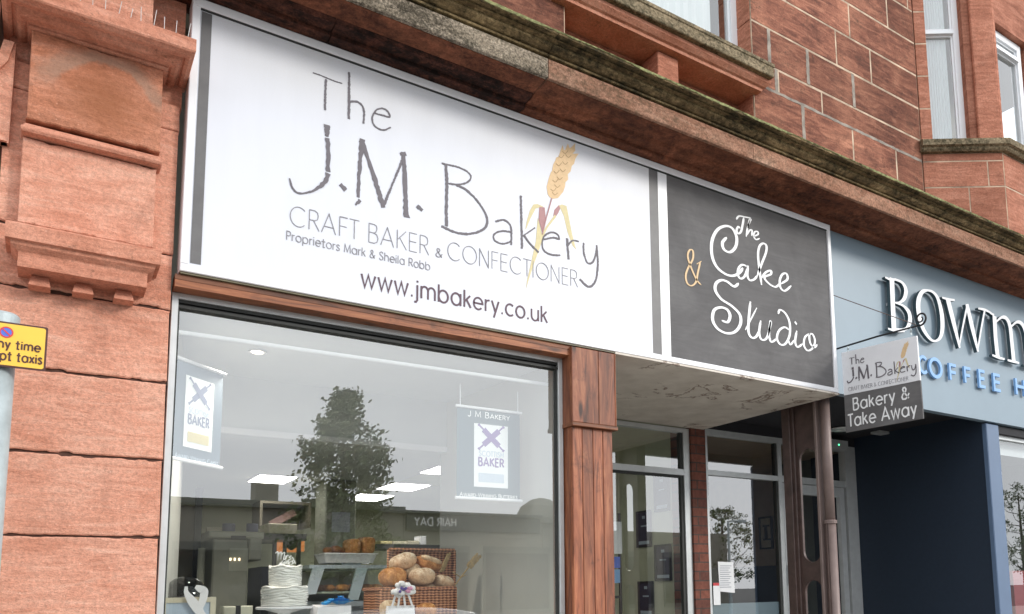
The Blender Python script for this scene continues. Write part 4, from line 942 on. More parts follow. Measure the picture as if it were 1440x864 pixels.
for ch, sts in BW.items():
    mb = MB()
    for pts, w in sts:
        k = mp(pts[0][:2]); loop = w == 'loop'
        q = [tuple(cv(p))+(p[2]*k*1.12,) for p in pts]
        if loop: q = catmull(q+[q[0]], 5)[:-1]; ribbon(mb, PBF, q, 20*k, 0, LT, True, side=1)
        else: ribbon(mb, PBF, catmull(q, 5), w*k, 0, LT, side=1)
    pc = cv(sts[0][0][1][:2])
    mb.box(pc[0]-.01, pc[0]+.01, .06-LD+LT, .0598, pc[1]-.01, pc[1]+.01)
    mb.build('serif_letter', ['white_al', 'letter_return'], FB)
PK = Plane((0, .03, 0), (1, 0, 0), (0, 0, 1), (0, -1, 0))
for ch, pa, pb, pt, pbm in (('C', 1292, 1305, 502, 524), ('O', 1307, 1326, 505.5, 530), ('F', 1335, 1347, 514, 535), ('F', 1356, 1367, 518.5, 539), ('E', 1376.5, 1387, 522.5, 544), ('E', 1397, 1409, 528, 549), ('H', 1428, 1444, 534, 556)):
    a = PY(pa, (pt+pbm)/2, .03); b = PY(pb, (pt+pbm)/2, .03); z0 = PY((pa+pb)/2, pbm, .03).z; z1 = PY((pa+pb)/2, pt, .03).z
    mb = MB(); text(mb, PK, ch, a.x, b.x+.01, z0, z1-z0, .19, 0, .018); mb.box(a.x+.025, a.x+.035, .048, .0598, z0+.04, z0+.05); mb.build('small_letter', 'blue_letter', FB)

# coffee house glazed screen (behind)
H = thing('glazed_door_screen', 'grey metal glazed entrance screen with door behind the perforated steel column', 'glazed screen', (5.4, GY, 0))
gx0, gx1 = 4.53, 6.395
zr = PY(1050, 669, GY).z; ztp2 = 2.93
xm = PY(1098, 700, GY).x; xe = PY(1108, 700, GY).x; xp = PY(1186, 700, GY).x
mb = MB()
mb.box(4.507, 4.545, GY, GY+.06, 0, ztp2); mb.box(4.545, 6.36, GY+.001, GY+.059, ztp2-.05, ztp2); mb.box(xm-.02, xm+.03, GY, GY+.06, 0, ztp2-.05)
mb.box(4.545, xm-.02, GY+.002, GY+.058, zr-.022, zr+.022); mb.box(6.31, px0_+.005, GY-.01, GY+.07, 0, ztp2); mb.box(xm+.03, 6.31, GY+.002, GY+.058, zr-.03, zr+.03)
mb.box(4.545, xm-.02, GY+.002, GY+.058, 0, .1)
mb.build('frame', 'silver', H)
mb = MB(); mb.box(4.546, xm-.021, GY+.028, GY+.034, .1, zr-.022); mb.box(4.546, xm-.021, GY+.0281, GY+.0341, zr+.022, ztp2-.05); mb.box(xm+.03, 6.31, GY+.0282, GY+.0342, zr+.03, ztp2-.05); mb.build('pane', 'glass', H)
mb = MB(); mb.box(xm-.045, xm-.0205, GY+.01, GY+.05, .1, zr-.023); mb.box(xm-.045, xm-.0205, GY+.01, GY+.05, zr+.023, ztp2-.051); mb.build('gasket', 'dark_al', H)
mb = MB(); d0, d1 = xm+.04, 6.29
mb.box(d0, d0+.07, GY+.006, GY+.05, .01, zr-.035); mb.box(d1-.07, d1, GY+.006, GY+.05, .01, zr-.035); mb.box(d0+.07, d1-.07, GY+.006, GY+.05, zr-.13, zr-.035); mb.box(d0+.07, d1-.07, GY+.006, GY+.05, .01, .2)
DR = mb.build('door', 'silver', H)
mb = MB(); mb.box(d0+.07, d1-.07, GY+.028, GY+.034, .2, zr-.13); mb.build('door_glass', 'glass', DR)
mb = MB(); hz = PY(1104, 810, GY-.04); mb.box(d0+.015, d0+.05, GY-.045, GY+.0055, hz.z-.07, hz.z+.10); mb.build('handle', 'galv', DR)
mb = MB(); q0, q1 = 4.507, xm; mb.box(q0+.04, q1-.03, GY+.036, GY+.0375, .3, PY(1050, 848, GY).z); mb.build('frosted_band', 'blue_board', H)

# steel column with oblong holes + downpipe
CXX = 4.51
C1 = thing('steel_column', 'dark brown cast iron column pierced with tall oval holes, supporting the fascia', 'column', (CXX+.05, .3, 0))
ya, yb_ = PX(1102, 650, CXX).y, PX(1150, 650, CXX).y
yh0, yh1 = PX(1122.5, 700, CXX).y, PX(1147, 700, CXX).y     # hole extents in y
holes = [(PX(1130, 815, CXX).z-.55, PX(1135, 816.5, CXX).z), (PX(1135, 791, CXX).z, PX(1135, 630, CXX).z)]
mb = MB(); fl = .03
yA, yB = min(ya, yb_), max(ya, yb_); h0, h1 = min(yh0, yh1), max(yh0, yh1)
top = 3.0
def web(mb, x0, x1, y0, y1, zb, zt_, hs):
    # plate in y-z with rounded oblong holes
    segs_ = []
    z = zb
    for (a, b) in hs:
        mb.box(x0, x1, y0, y1, z, a)
        r = (h1-h0)/2; mid = (h0+h1)/2; n = 10
        for side in (-1, 1):
            pts = []
            if side == -1: pts = [(y0, a), (y0, b)]
            else: pts = [(y1, a), (y1, b)]
            topa = [(mid+side*r*math.sin(R_(90*i/n)), b-r+r*math.cos(R_(90*i/n))) for i in range(n+1)]
            bota = [(mid+side*r*math.cos(R_(90*i/n)), a+r-r*math.sin(R_(90*i/n))) for i in range(n+1)]
            path = topa+bota
            # strip between outer edge and path
            for p, q in zip(path[:-1], path[1:]):
                yo = y0 if side == -1 else y1
                mb.prism([(x0, yo, p[1]), (x0, p[0], p[1]), (x0, q[0], q[1]), (x0, yo, q[1])], (x1-x0, 0, 0))
        z = b
    mb.box(x0, x1, y0, y1, z, zt_)
web(mb, CXX+.03, CXX+.05, yA+.02, yB-.02, 0, top, holes)
mb.build('pierced_web', 'brown_steel', C1)
mb = MB(); mb.bbox(CXX, CXX+.09, yA, yA+.022, 0, top, .004); mb.build('flange', 'brown_pipe', C1)
mb = MB(); mb.bbox(CXX-.005, CXX+.09, yB-.075, yB, 0, top, .004); mb.bbox(CXX+.012, CXX+.08, yB-.10, yB-.0755, 0, top, .004); mb.build('flange', 'brown_steel', C1)
mb = MB()
for zc in (1.2, 1.9, 2.5, 2.8): mb.tube([(CXX+.028, yA+.012, zc), (CXX+.0295, yA+.012, zc)], .008, 8)
C2 = thing('drainpipe', 'faded brown round downpipe with a collar in front of the pierced column', 'drainpipe', (CXX+.05, .08, 0))
pyc = PX(1163, 640, CXX+.05); yc = (PX(1156, 640, CXX+.05).y+PX(1170, 640, CXX+.05).y)/2
rr = abs(PX(1156, 640, CXX+.05).y-PX(1170, 640, CXX+.05).y)/2*.80
zc = PX(1168, 733, CXX+.05).z
mb = MB(); mb.tube([(CXX+.05, yc, 0), (CXX+.05, yc, zc)], rr*1.08, 20); mb.tube([(CXX+.05, yc, zc), (CXX+.05, yc, 2.98)], rr, 20)
mb.build('pipe', 'brown_pipe', C2, smooth=True)
for zz in (zc, zc-.012, .9):
    mb = MB(); mb.lathe((CXX+.05, yc, zz), [(rr*1.1, -.008), (rr*1.32, -.005), (rr*1.32, .005), (rr*1.1, .008)], 20); mb.build('collar', 'brown_pipe', C2)
mb = MB()
for a in (-50, -20, 10): 
    ax = CXX+.05+rr*1.08*math.cos(R_(180+a)); ay = yc+rr*1.08*math.sin(R_(180+a)); mb.tube([(ax, ay, .1), (ax, ay, zc-.02)], .004, 6)
mb.build('fluting', 'brown_steel', C2)
# lights in coffee house porch
for (px, py), lb in (((1182, 603), 'round pale downlight bezel in the dark coffee house porch ceiling'), ((1240, 608.5), 'flat square light fitting in the dark coffee house porch ceiling')):
    c = PZ(px, py, 3.015); mb = MB()
    if px < 1200: mb.lathe((c.x, c.y, 3.0), [(.085, .018), (.10, .010), (.092, 0), (.06, .004), (.055, .012)], 24)
    else: mb.box(c.x-.10, c.x+.10, c.y-.05, c.y+.05, 2.998, 3.019)
    tag(mb.build('ceiling_light', 'silver', None, (c.x, c.y, 3.01)), lb, 'ceiling light')
mb = MB(); c = PX(1180, 625, 6.2); p = PY(1181, 625, GY-.1); mb.box(p.x-.14, p.x+.12, GY-.10, GY-.012, p.z-.045, p.z+.04)
EL = tag(mb.build('emergency_light', 'silver', None, (p.x, GY-.05, p.z)), 'small grey emergency light box with a green lamp above the coffee house door', 'emergency light')
mb = MB(); mb.box(p.x-.02, p.x-.008, GY-.103, GY-.1005, p.z-.012, p.z); mb.build('status_lamp', emis('green_status_lamp', (.1, 1, .4), 3), EL)

# coffee house window at right edge
W2 = thing('coffee_house_window', 'coffee house display window at the right edge with pale blind and red seating inside', 'shop window', (7.4, .2, .6))
wx0 = px1+.012
mb = MB(); mb.box(wx0, 9.0, .14, .20, 2.83, 2.865); mb.box(wx0, wx0+.03, .14, .20, .6, 2.83); mb.box(wx0+.03, 9.0, .141, .2, .6, .66); mb.build('window_frame', 'silver', W2)
mb = MB(); mb.box(px1+.001, 9.0, .10, .20, 2.866, 2.93); mb.build('head_board', 'black_ceiling', W2)
mb = MB(); mb.box(wx0+.03, 9.0, .165, .171, .66, 2.83); mb.build('pane', 'glass_up', W2)
mb = MB(); mb.box(wx0+.03, 9.0, .24, .246, 2.72, 2.83); mb.build('roller_blind', 'room_w', W2)
mb = MB(); mb.box(px1+.001, 9.0, .1, .2, 0, .6); mb.build('stall_riser', 'blue_side', W2)
mb = MB(); mb.box(6.505, 9.4, 2.4, 2.44, 0, 3.02); mb.box(6.505, 6.53, .201, 2.4, 0, 2.96); mb.box(6.505, 9.4, .201, 2.399, 2.96, 3.02); mb.box(9.401, 9.44, .2, 2.44, 0, 3.02); mb.build('interior_wall', plain('muted_green_grey_wall', (.20, .22, .19), .8), W2)
sp = PY(1425, 815, .55)
mb = MB(); mb.mould(sp.x-.1, sp.x+.9, .5, .75, [(0, .7), (.01, 1.5), (.012, sp.z+.0), (0, sp.z+.08)]); 
tag(mb.build('bench_seat_back', 'red_seat', None, (sp.x, .6, .7)), 'red upholstered bench back inside the coffee house window', 'bench')
# =================================================================== HANGING SIGN
HX = 4.525
HS = thing('hanging_sign', 'small double panel sign hung from a black scrolled iron bracket, edge on to the street', 'hanging sign', (HX, .0, 2.64))
tl = PX(1178.9, 490.4, HX); te = PX(1290, 458.5, HX); at = PX(1173.8, 413, HX)
def inv_h(px, py): q = PX(px, py, HX); return q
mb = MB(); yb0 = -.0
zt0 = tl.z; mb.tube([(HX, .058, zt0+.001), (HX, -.30, zt0-.001), (HX, te.y, te.z-.0)], .0065, 8)
cvz = te.z
sp = []
cxs, czs = te.y-.040, te.z+.030
for i in range(30):
    a = R_(-70-i*17); r = .042-.0011*i
    sp.append((HX, cxs-r*math.cos(a)*-1 if False else cxs+r*math.cos(a)*-1*-1, czs+r*math.sin(a)))
# scroll: curls up and back over the end of the bar
sp = [(HX, te.y, te.z)]
for i in range(26):
    a = R_(-90+i*-20); r = .044-.0013*i
    sp.append((HX, te.y-.026+r*math.cos(a)*1.0, te.z+.040+r*math.sin(a)))
mb.tube(sp, [.0065]*6+[.0065-.0001*i for i in range(len(sp)-6)], 8)
mb.box(HX-.012, HX+.012, .050, .058, zt0-.05, zt0+.05)
mb.build('bracket', 'iron', HS, smooth=True)
mb = MB(); mb.tube([(HX, .055, at.z), (HX, te.y+.01, te.z+.01)], .0032, 6); mb.tube([(HX, .058, at.z), (HX, .045, at.z-.01)], .008, 8)
mb.build('stay_rod', 'brown_pipe', HS)
c = [PX(*p, HX) for p in ((1184, 496.7), (1289.6, 472.5), (1187.8, 556.5), (1294.7, 535), (1190.4, 608.7), (1299, 588.9))]
PH = Plane((HX, 0, 0), (0, -1, 0), (0, 0, 1), (-1, 0, 0))
mb = MB(); mb.prism([(HX-.006, c[0].y, c[0].z), (HX-.006, c[1].y, c[1].z), (HX-.006, c[3].y, c[3].z), (HX-.006, c[2].y, c[2].z)], (.012, 0, 0)); mb.build('white_board', 'white_al', HS)
mb = MB(); mb.prism([(HX-.006, c[2].y, c[2].z-.001), (HX-.006, c[3].y, c[3].z-.001), (HX-.006, c[5].y, c[5].z), (HX-.006, c[4].y, c[4].z)], (.012, 0, 0)); mb.build('charcoal_board', 'slate', HS)
PHF = Plane((HX-.006, 0, 0), (0, -1, 0), (0, 0, 1), (-1, 0, 0))
def maph(q):   # sign-plane coords -> hanging board coords
    a = (q[0]-A0)/(A1-A0); b = (q[1]-B0)/(B1-B0)
    u = U0+(U1-U0)*a; v = V0+(V1-V0)*b-.035*a; return (u, v)
A0, A1 = PY(407, 255, .012).x, PY(841, 380, .012).x
B1, B0 = PY(490, 101, .012).z, PY(412, 320, .012).z
U0, U1 = -PX(1191.5, 520, HX).y, -PX(1289.5, 520, HX).y
V1, V0 = PX(1196, 500, HX).z, PX(1192, 549, HX).z
mb = MB()
for st, (ox, oy, sc) in ((LG2, (380, 90, 3.758)), (LG3, (600, 190, 3.6))):
    cv, mp = tracer(PLS, ox, oy, sc)
    for pts, w in st: ribbon(mb, PHF, catmull([maph(cv(p)) for p in pts], 3), max(.0035, w*.00062), .002, .0012)
mb.build('logo_lettering', 'ink', HS)
mb = MB(); text(mb, PHF, 'CRAFT BAKER & CONFECTIONER', U0+.005, U1-.06, V0-.012, .026, .07, b1=V0-.040); mb.build('trade_lettering', 'ink_thin', HS)
cv, mp = tracer(PLS, 600, 190, 3.6); mb = MB()
for mt, pts in WE: mb.mi = wm[mt]; poly(mb, PHF, [maph(cv(p)) for p in pts], .0010, .0009)
mb.build('wheat_emblem', ['tan', 'khaki', 'mauve'], HS)
mb = MB()
for s, pa, pb, h in (('Bakery &', (1200.5, 577.5), (1282.5, 560), 16.5), ('Take Away', (1194, 601), (1292.5, 583), 17)):
    a = PX(*pa, HX); b = PX(*pb, HX); k = (PX(pa[0], pa[1]-h, HX).z-a.z)
    text(mb, PHF, s, -a.y, -b.y, a.z, k, .125, b1=b.z)
mb.build('service_lettering', 'ink_white', HS)
for px, py in ((1192.5, 490), (1281, 465)):
    a = PX(px, py, HX); zt_ = zt0-.002 if px < 1250 else te.z+.002
    mb = MB()
    for k in range(3):
        z = zt_-.008-k*.017; mb.lathe((HX, a.y, z), [(.0075, -.0015), (.0095, 0), (.0075, .0015), (.0060, 0)], 10, 'x' if k % 2 else 'y')
    mb.build('chain_link', 'galv', HS)

# =================================================================== PARKING SIGN
PK0 = thing('parking_sign', 'yellow parking restriction plate on a pale grey round post by the red stone pier', 'parking sign', (-.175, -.24, 0))
yp = -.30; ra = PY(68, 461, yp); rb = PY(68, 523, yp); lf = PY(-48, 452, yp)
zt_, zb_ = ra.z, rb.z; xl, xrr = lf.x, ra.x
def rrect(x0, x1, z0, z1, r, n=5):
    o = []
    for cx, cz, a in ((x1-r, z1-r, 0), (x0+r, z1-r, 90), (x0+r, z0+r, 180), (x1-r, z0+r, 270)):
        for i in range(n+1): o.append((cx+r*math.cos(R_(a+90*i/n)), cz+r*math.sin(R_(a+90*i/n))))
    return o
mb = MB(); mb.prism([(x, yp, z) for x, z in rrect(xl, xrr, zb_, zt_, .006)], (0, .004, 0)); mb.build('backing_plate', 'sign_brown', PK0)
mb = MB(); mb.prism([(x, yp-.0012, z) for x, z in rrect(xl+.006, xrr-.006, zb_+.006, zt_-.006, .007)], (0, .0010, 0)); mb.build('sign_face', 'yellow', PK0)
PP = Plane((0, yp-.0012, 0), (1, 0, 0), (0, 0, 1), (0, -1, 0))
mb = MB()
for s, x1p, zbp, tp, x0p in (('At any time', 55.5, 495.5, 484, -42), ('Except taxis', 57.5, 512.5, 500.5, -39)):
    b = PY(x1p, zbp, yp-.001); a = PY(x0p, zbp-12, yp-.001); hh_ = PY(x1p, tp, yp-.001).z-b.z
    text(mb, PP, s, a.x, b.x+.006, b.z, hh_*1.02, .165, .0008, .0006)
mb.build('wording', 'sign_brown', PK0)
cc = PY(9, 467.5, yp-.001); mb = MB(); rr_ = .019
mb.mi = 1; poly(mb, PP, arc(cc.x, cc.z, rr_*.85, rr_*.85, 0, 345, 23), .0006, .0004)
mb.mi = 0; ribbon(mb, PP, arc(cc.x, cc.z, rr_*.9, rr_*.9, 0, 345, 23), .0045, .0012, .0005, True); ribbon(mb, PP, [(cc.x-.013, cc.z+.013), (cc.x+.013, cc.z-.013)], .0045, .0014, .0005)
mb.build('no_waiting_symbol', ['sign_red', 'sign_blue'], PK0)
pr = PY(25.5, 455, -.235); prad = .052; pcx = pr.x-prad*.98; ptz = PY(14, 444, -.235).z
mb = MB(); mb.tube([(pcx, -.235, 0), (pcx, -.235, ptz-.02)], prad, 32); mb.build('post', 'galv', PK0, smooth=True)
mb = MB(); mb.lathe((pcx, -.235, ptz-.02), [(prad+.004, -.03), (prad+.005, .012), (prad-.002, .02), (.02, .026)], 32); mb.build('post_cap', 'galv', PK0)
mb = MB(); mb.tube([(pcx-.06, -.288, ptz-.30+.0), (pcx+.06, -.288, ptz-.30)], .001, 4); 
for zz in (zb_+.03, zt_-.03):
    m2 = MB(); m2.lathe((pcx, -.235, zz), [(prad+.001, -.006), (prad+.003, -.005), (prad+.003, .005), (prad+.001, .006)], 28); m2.box(pcx-.012, pcx+.012, -.296, -.285, zz-.006, zz+.006); m2.build('fixing_band', 'steel_spike', PK0)

# =================================================================== SHOP INTERIOR
I = thing('bakery_interior', 'pale painted bakery interior behind the display window with sage back wall', 'shop interior', (1.5, 2, 0))
mb = MB(); mb.box(.37, 2.30, .165, 1.32, 2.842, 2.86); mb.box(.30, 2.30, 1.3205, 1.40, 2.505, 2.86); mb.build('window_ceiling', 'room_w', I)
mb = MB(); mb.box(.755, 2.13, 1.300, 1.3195, 2.505, 2.54); mb.build('bulkhead_trim', 'white_al', I)
mb = MB(); mb.prism([(-2.5, 1.401, 2.505), (2.359, 1.401, 2.505), (2.359, 2.951, 2.505), (4.42, 2.951, 2.505), (4.42, 7.5, 2.505), (-2.5, 7.5, 2.505)], (0, 0, .055)); mb.build('shop_ceiling', 'room_w', I)
mb = MB(); mb.prism([(.366, .165, .0), (.366, 1.40, 0), (.60, 1.40, 0), (.402, .165, 0)], (0, 0, 2.84))
mb.build('splayed_wall', 'room_grey', I)
mb = MB(); mb.prism([(2.255, .165, .0), (2.125, 1.40, 0), (2.30, 1.40, 0), (2.30, .165, 0)], (0, 0, 2.84)); mb.build('side_wall', 'room_grey', I)
mb = MB(); mb.box(-2.5, 4.42, 5.2, 5.3, 0, 2.505); mb.build('back_wall', 'room_g', I)
mb = MB(); mb.box(-2.6, -2.5, .3, 5.2, 0, 2.6); mb.box(.37, 4.42, .17, 5.2, -.02, .012); mb.box(-2.5, .365, .31, .40, 0, 2.505); mb.build('floor', 'room_floor', I)
mb = MB(); mb.box(4.421, 4.47, GY+.07, 5.2, 0, 2.99); mb.box(2.36, 4.42, GY+.07, 2.9, 2.93, 2.99); mb.box(2.36, 4.42, 2.9, 2.95, 2.505, 2.99); mb.build('porch_side_wall', 'room_g', I)
mb = MB(); mb.box(.38, 2.26, .17, 1.05, 1.18, 1.22); mb.box(.38, 2.26, 1.0, 1.05, 0, 1.18); mb.build('display_platform', 'room_w', I)
xa = PY(236, 720, 2.4).x; xb = PY(281, 720, 2.4).x
mb = MB(); mb.box(xa-.6, xb, 2.4, 2.46, 0, PY(280, 712, 2.4).z); mb.build('brown_partition', 'room_dark', I)
mb = MB(); mb.box(xb-.03, xb+.012, 2.38, 2.399, 0, PY(280, 687, 2.4).z); mb.build('partition_post', 'black', I)

def box_at(mb, px0, py0, px1, py1, y, dep):
    a = PY(px0, py0, y); b = PY(px1, py1, y); mb.box(min(a.x, b.x), max(a.x, b.x), y, y+dep, min(a.z, b.z), max(a.z, b.z)); return a, b
# ceiling panels
zc_ = 2.502
for k, (cpx, w, d, lb) in enumerate((((383, 673), .34, .50, 'square lit ceiling panel nearest the left of the bakery window'), ((567, 684), .40, .50, 'wide lit ceiling panel just right of the reflected tree'),
                                     ((518, 699), .40, .6, 'lit ceiling panel lowest in view, behind the reflected tree'), ((628, 661), .34, .42, 'lit ceiling panel cut by the right wall of the display'))):
    p = PZ(cpx[0], cpx[1], zc_); w *= .78; d *= .85; mb = MB(); mb.box(p.x-w/2-.015, p.x+w/2+.015, p.y-d/2-.015, p.y+d/2+.015, 2.494, 2.5045)
    t = thing('ceiling_panel_light', lb, 'ceiling light', (p.x, p.y, 2.50), 'lit square panels in the bakery ceiling'); mb.build('frame', 'white_al', t)
    mb = MB(); mb.box(p.x-w/2, p.x+w/2, p.y-d/2, p.y+d/2, 2.490, 2.4935); mb.build('diffuser', 'panel_light', t)
p = PZ(362, 494, 2.84); t = thing('downlight', 'small round lit downlight in the ceiling over the window display', 'ceiling light', (p.x, p.y, 2.84))
mb = MB(); mb.lathe((p.x, p.y, 2.83), [(.036, .012), (.046, .008), (.044, .001), (.031, .003), (.030, .009)], 20); mb.build('bezel', 'white_al', t)
mb = MB(); mb.lathe((p.x, p.y, 2.83), [(.029, .003), (.029, .0095)], 20); mb.build('lamp', 'spot_light', t)

# banners
def rolling_pins(mb, pl, cu, cv_, L_, w):
    for s in (1, -1):
        d = (math.cos(R_(42)), s*math.sin(R_(42)))
        f = lambda t: (cu+d[0]*L_*t, cv_+d[1]*L_*t)
        ribbon(mb, pl, [f(-.30), f(.30)], w, .0022, .0008); ribbon(mb, pl, [f(-.46), f(-.30)], w*.30, .0022, .0008); ribbon(mb, pl, [f(.30), f(.46)], w*.30, .0022, .0008)
        ribbon(mb, pl, [f(-.5), f(-.455)], w*.5, .0022, .0008); ribbon(mb, pl, [f(.455), f(.5)], w*.5, .0022, .0008)
def banner(root, a, b, zt, zb, card, mats, top, bot, gold):
    a = Vector(a); b = Vector(b); w = (b-a).length; u = (b-a)/w; u3 = Vector((u.x, u.y, 0)); n = Vector((u.y, -u.x, 0)); h = zt-zb
    pl = Plane((a.x, a.y, zb), u3, (0, 0, 1), n)
    mb = MB(); mb.prism([pl.at(0, 0), pl.at(w, 0), pl.at(w, h), pl.at(0, h)], -n*.003); mb.build('fabric', mats[0], root)
    for z in (0, h): mb = MB(); mb.tube([pl.at(-.01, z, .004), pl.at(w+.01, z, .004)], .008, 8); mb.build('hanging_bar', 'white_al', root)
    x0, x1, z0, z1 = card; cp = [pl.at(x0*w, z0*h, .0015), pl.at(x1*w, z0*h, .0015), pl.at(x1*w, z1*h, .0015), pl.at(x0*w, z1*h, .0015)]
    mb = MB(); mb.prism(cp, -n*.0012); mb.build('badge', mats[1], root)
    cw = (x1-x0)*w; ch = (z1-z0)*h
    mb = MB(); rolling_pins(mb, pl, (x0+x1)/2*w, z0*h+ch*.79, cw*1.02, cw*.15)
    mb.build('rolling_pins', mats[2], root); mb = MB()
    text(mb, pl, 'BAKER', x0*w+cw*.12, x0*w+cw*.90, z0*h+ch*.335, ch*.125, .19, .0022, .0008); mb.build('badge_title', mats[2], root)
    mb = MB(); text(mb, pl, 'SCOTTISH', x0*w+cw*.14, x0*w+cw*.88, z0*h+ch*.49, ch*.08, .17, .0022, .0008)
    text(mb, pl, 'OF THE YEAR', x0*w+cw*.14, x0*w+cw*.88, z0*h+ch*.27, ch*.04, .17, .0022, .0008) if False else None
    mb.build('badge_wording', 'pale_ink', root)
    mb = MB(); mb.prism([pl.at(x0*w+cw*.13, z0*h+ch*.08, .0026), pl.at(x0*w+cw*.88, z0*h+ch*.08, .0026), pl.at(x0*w+cw*.88, z0*h+ch*.22, .0026), pl.at(x0*w+cw*.13, z0*h+ch*.22, .0026)], -n*.0008); mb.build('badge_strip', gold, root)
    mb = MB()
    if top: text(mb, pl, top, w*.16, w*.84, h*.90, h*.062, .14, .002, .0008, small=.78); mb.build('heading', 'ink_white', root); mb = MB()
    text(mb, pl, bot, w*.04, w*.96, h*.018, h*.042, .14, .002, .0008, small=.8); mb.build('lettering', 'ink_white' if gold != 'gold_ink' else 'pale_ink', root)
    return pl
br = thing('banner', 'grey blue hanging banner with white badge and crossed purple rolling pins', 'banner', (1.94, .3, 2.08))
banner(br, (1.75, .30), (2.125, .30), 2.575, 2.085, (.26, .80, .13, .83), ('ban_blue', 'paper', 'purple'), 'J M Bakery', 'Award-Winning Butteries', 'pale_ink')
for x in (1.765, 2.11):
    mb = MB()
    for k in range(9): z = 2.584+.013*k; mb.lathe((x, .296, z), [(.002, -.0066), (.0038, 0), (.002, .0066)], 6)
    mb.build('bead_chain', 'white_al', br)
bl = thing('banner', 'faded blue banner hung at an angle, gold strip on its badge', 'banner', (.53, .4, 2.19))
banner(bl, (.425, .30), (.645, .50), 2.638, 2.19, (.20, .80, .14, .86), ('ban_pale', 'paper', 'slate_ink'), None, 'Award Winning Cakes', 'gold_ink')

# framed board with ribbon, lower left
a = PY(229, 841, .30); b = PY(304, 841, .30)
t = thing('framed_board', 'cream framed pale blue board with trailing white ribbon at the left of the display', 'framed board', ((a.x+b.x)/2, .3, 1.22))
mb = MB(); zt_ = a.z; x0, x1 = .408, b.x; fw = .022
mb.box(x0, x1, .30, .318, zt_-fw, zt_); mb.box(x0, x0+fw, .30, .318, 1.22, zt_-fw); mb.box(x1-fw, x1, .30, .318, 1.22, zt_-fw); mb.box(x0+fw, x1-fw, .30, .318, 1.22, 1.242); mb.build('frame', 'cream', t)
mb = MB(); mb.box(x0+fw, x1-fw, .306, .312, 1.242, zt_-fw); mb.build('panel', 'pale_ink', t)
mb = MB()
for pts in (((262, 825, 3), (262, 833, 5), (268, 843, 9), (276, 853, 11), (284, 866, 8)), ((275, 825, 4), (281, 828, 8), (287, 832, 9), (285, 845, 8), (280, 858, 8), (288, 868, 7))):
    q = [PY(x, y, .285) for x, y, w in pts]; q = catmull([(v.x, v.z, w*.0036) for v, (x, y, w) in zip(q, pts)], 6)
    ribbon(mb, Plane((0, .285, 0), (1, 0, 0), (0, 0, 1), (0, -1, 0)), q, .02, 0, .003)
mb.build('ribbon', 'whitefl', t)
# dark clear dome behind it
a = PY(260, 838, .62); b = PY(293, 838, .62); r = b.x-a.x
t = thing('display_dome', 'dark glossy clear dome cover behind the cream framed board', 'dome cover', (a.x, .62, 1.22))
mb = MB(); prof = [(r, 1.222)]+[(r*math.cos(R_(k*9)), a.z-.01+r*1.0*math.sin(R_(k*9))) for k in range(10)]+[(.001, a.z-.01+r)]
mb.lathe((a.x, .62, 0), [(p, z) for p, z in prof], 28); mb.build('dome', glassmat('smoked_dome_glass', (.50, .50, .50), 1.5), t, smooth=True)
mb = MB(); mb.lathe((a.x, .62, 1.2205), [(r*.9, 0), (r*.9, .25), (r*.5, .32), (r*.2, .36)], 20); mb.build('contents', 'black', t)
mb = MB(); mb.lathe((a.x, .62, a.z-.012), [(r+.012, 0), (r+.016, .004), (r+.012, .008)], 28); mb.build('rim', 'black', t)

# big grey machine with two canisters, left rear
yM = 2.1
t = thing('bread_slicer', 'tall grey metal machine with small lit indicator lights behind the display', 'machine', (PY(330, 800, yM).x, yM, 0))
mb = MB(); a, b = PY(300, 757, yM), PY(350, 757, yM); mb.bbox(a.x, b.x, yM, yM+.5, 0, a.z, .01); 
c1 = PY(368, 753, yM).x; mb.bbox(b.x+.001, c1, yM-.02, yM+.45, PY(350, 788, yM).z, PY(368, 757, yM).z, .008); mb.build('cabinet', 'appl', t)
mb = MB(); d = PY(296, 752, yM); mb.bbox(a.x-.03, c1+.01, yM-.03, yM+.52, a.z+.001, a.z+.045, .008); mb.build('top_cover', 'appl_l', t)
mb = MB(); box_at(mb, 325, 753.5, 346, 759, yM-.033, .002); mb.build('slot', 'black', t)
mb = MB(); box_at(mb, 323, 771, 348, 803, yM-.004, .003); mb.build('control_panel', 'appl_l', t)
mb = MB()
for px in (324, 330, 336.5): box_at(mb, px-.8, 785, px+1.1, 788.5, yM-.008, .003)
mb.build('indicator', 'led', t)
mb = MB(); mb.tube([(a.x-.05, yM+.1, 0), (a.x-.05, yM+.1, a.z-.06)], .022, 10); mb.build('side_tube', 'appl_l', t, smooth=True)
mb = MB(); mb.tube([PY(290, 748, yM+.1), PY(311, 748, yM+.1)], .03, 12); tag(mb.build('paper_roll', 'cream', None, PY(300, 748, yM)), 'beige rolled paper lying on the left end of the grey machine', 'paper roll')
for (x0_, x1_, lb) in ((312, 331, 'slate grey canister on the grey machine, the left one of two'), (346, 363, 'slate grey canister on the grey machine, the right one of two')):
    a2, b2 = PY(x0_, 752, yM+.1), PY(x1_, 737, yM+.1); mb = MB(); r = (b2.x-a2.x)/2
    z0 = a.z+.0455
    mb.lathe(((a2.x+b2.x)/2, yM+.1, z0), [(r*.96, 0), (r, .004), (r, b2.z-z0-.008), (r*.94, b2.z-z0)], 20); tag(mb.build('canister', 'canister', None, ((a2.x+b2.x)/2, yM+.1, z0), smooth=False), lb, 'canister', 'canisters on the grey machine')
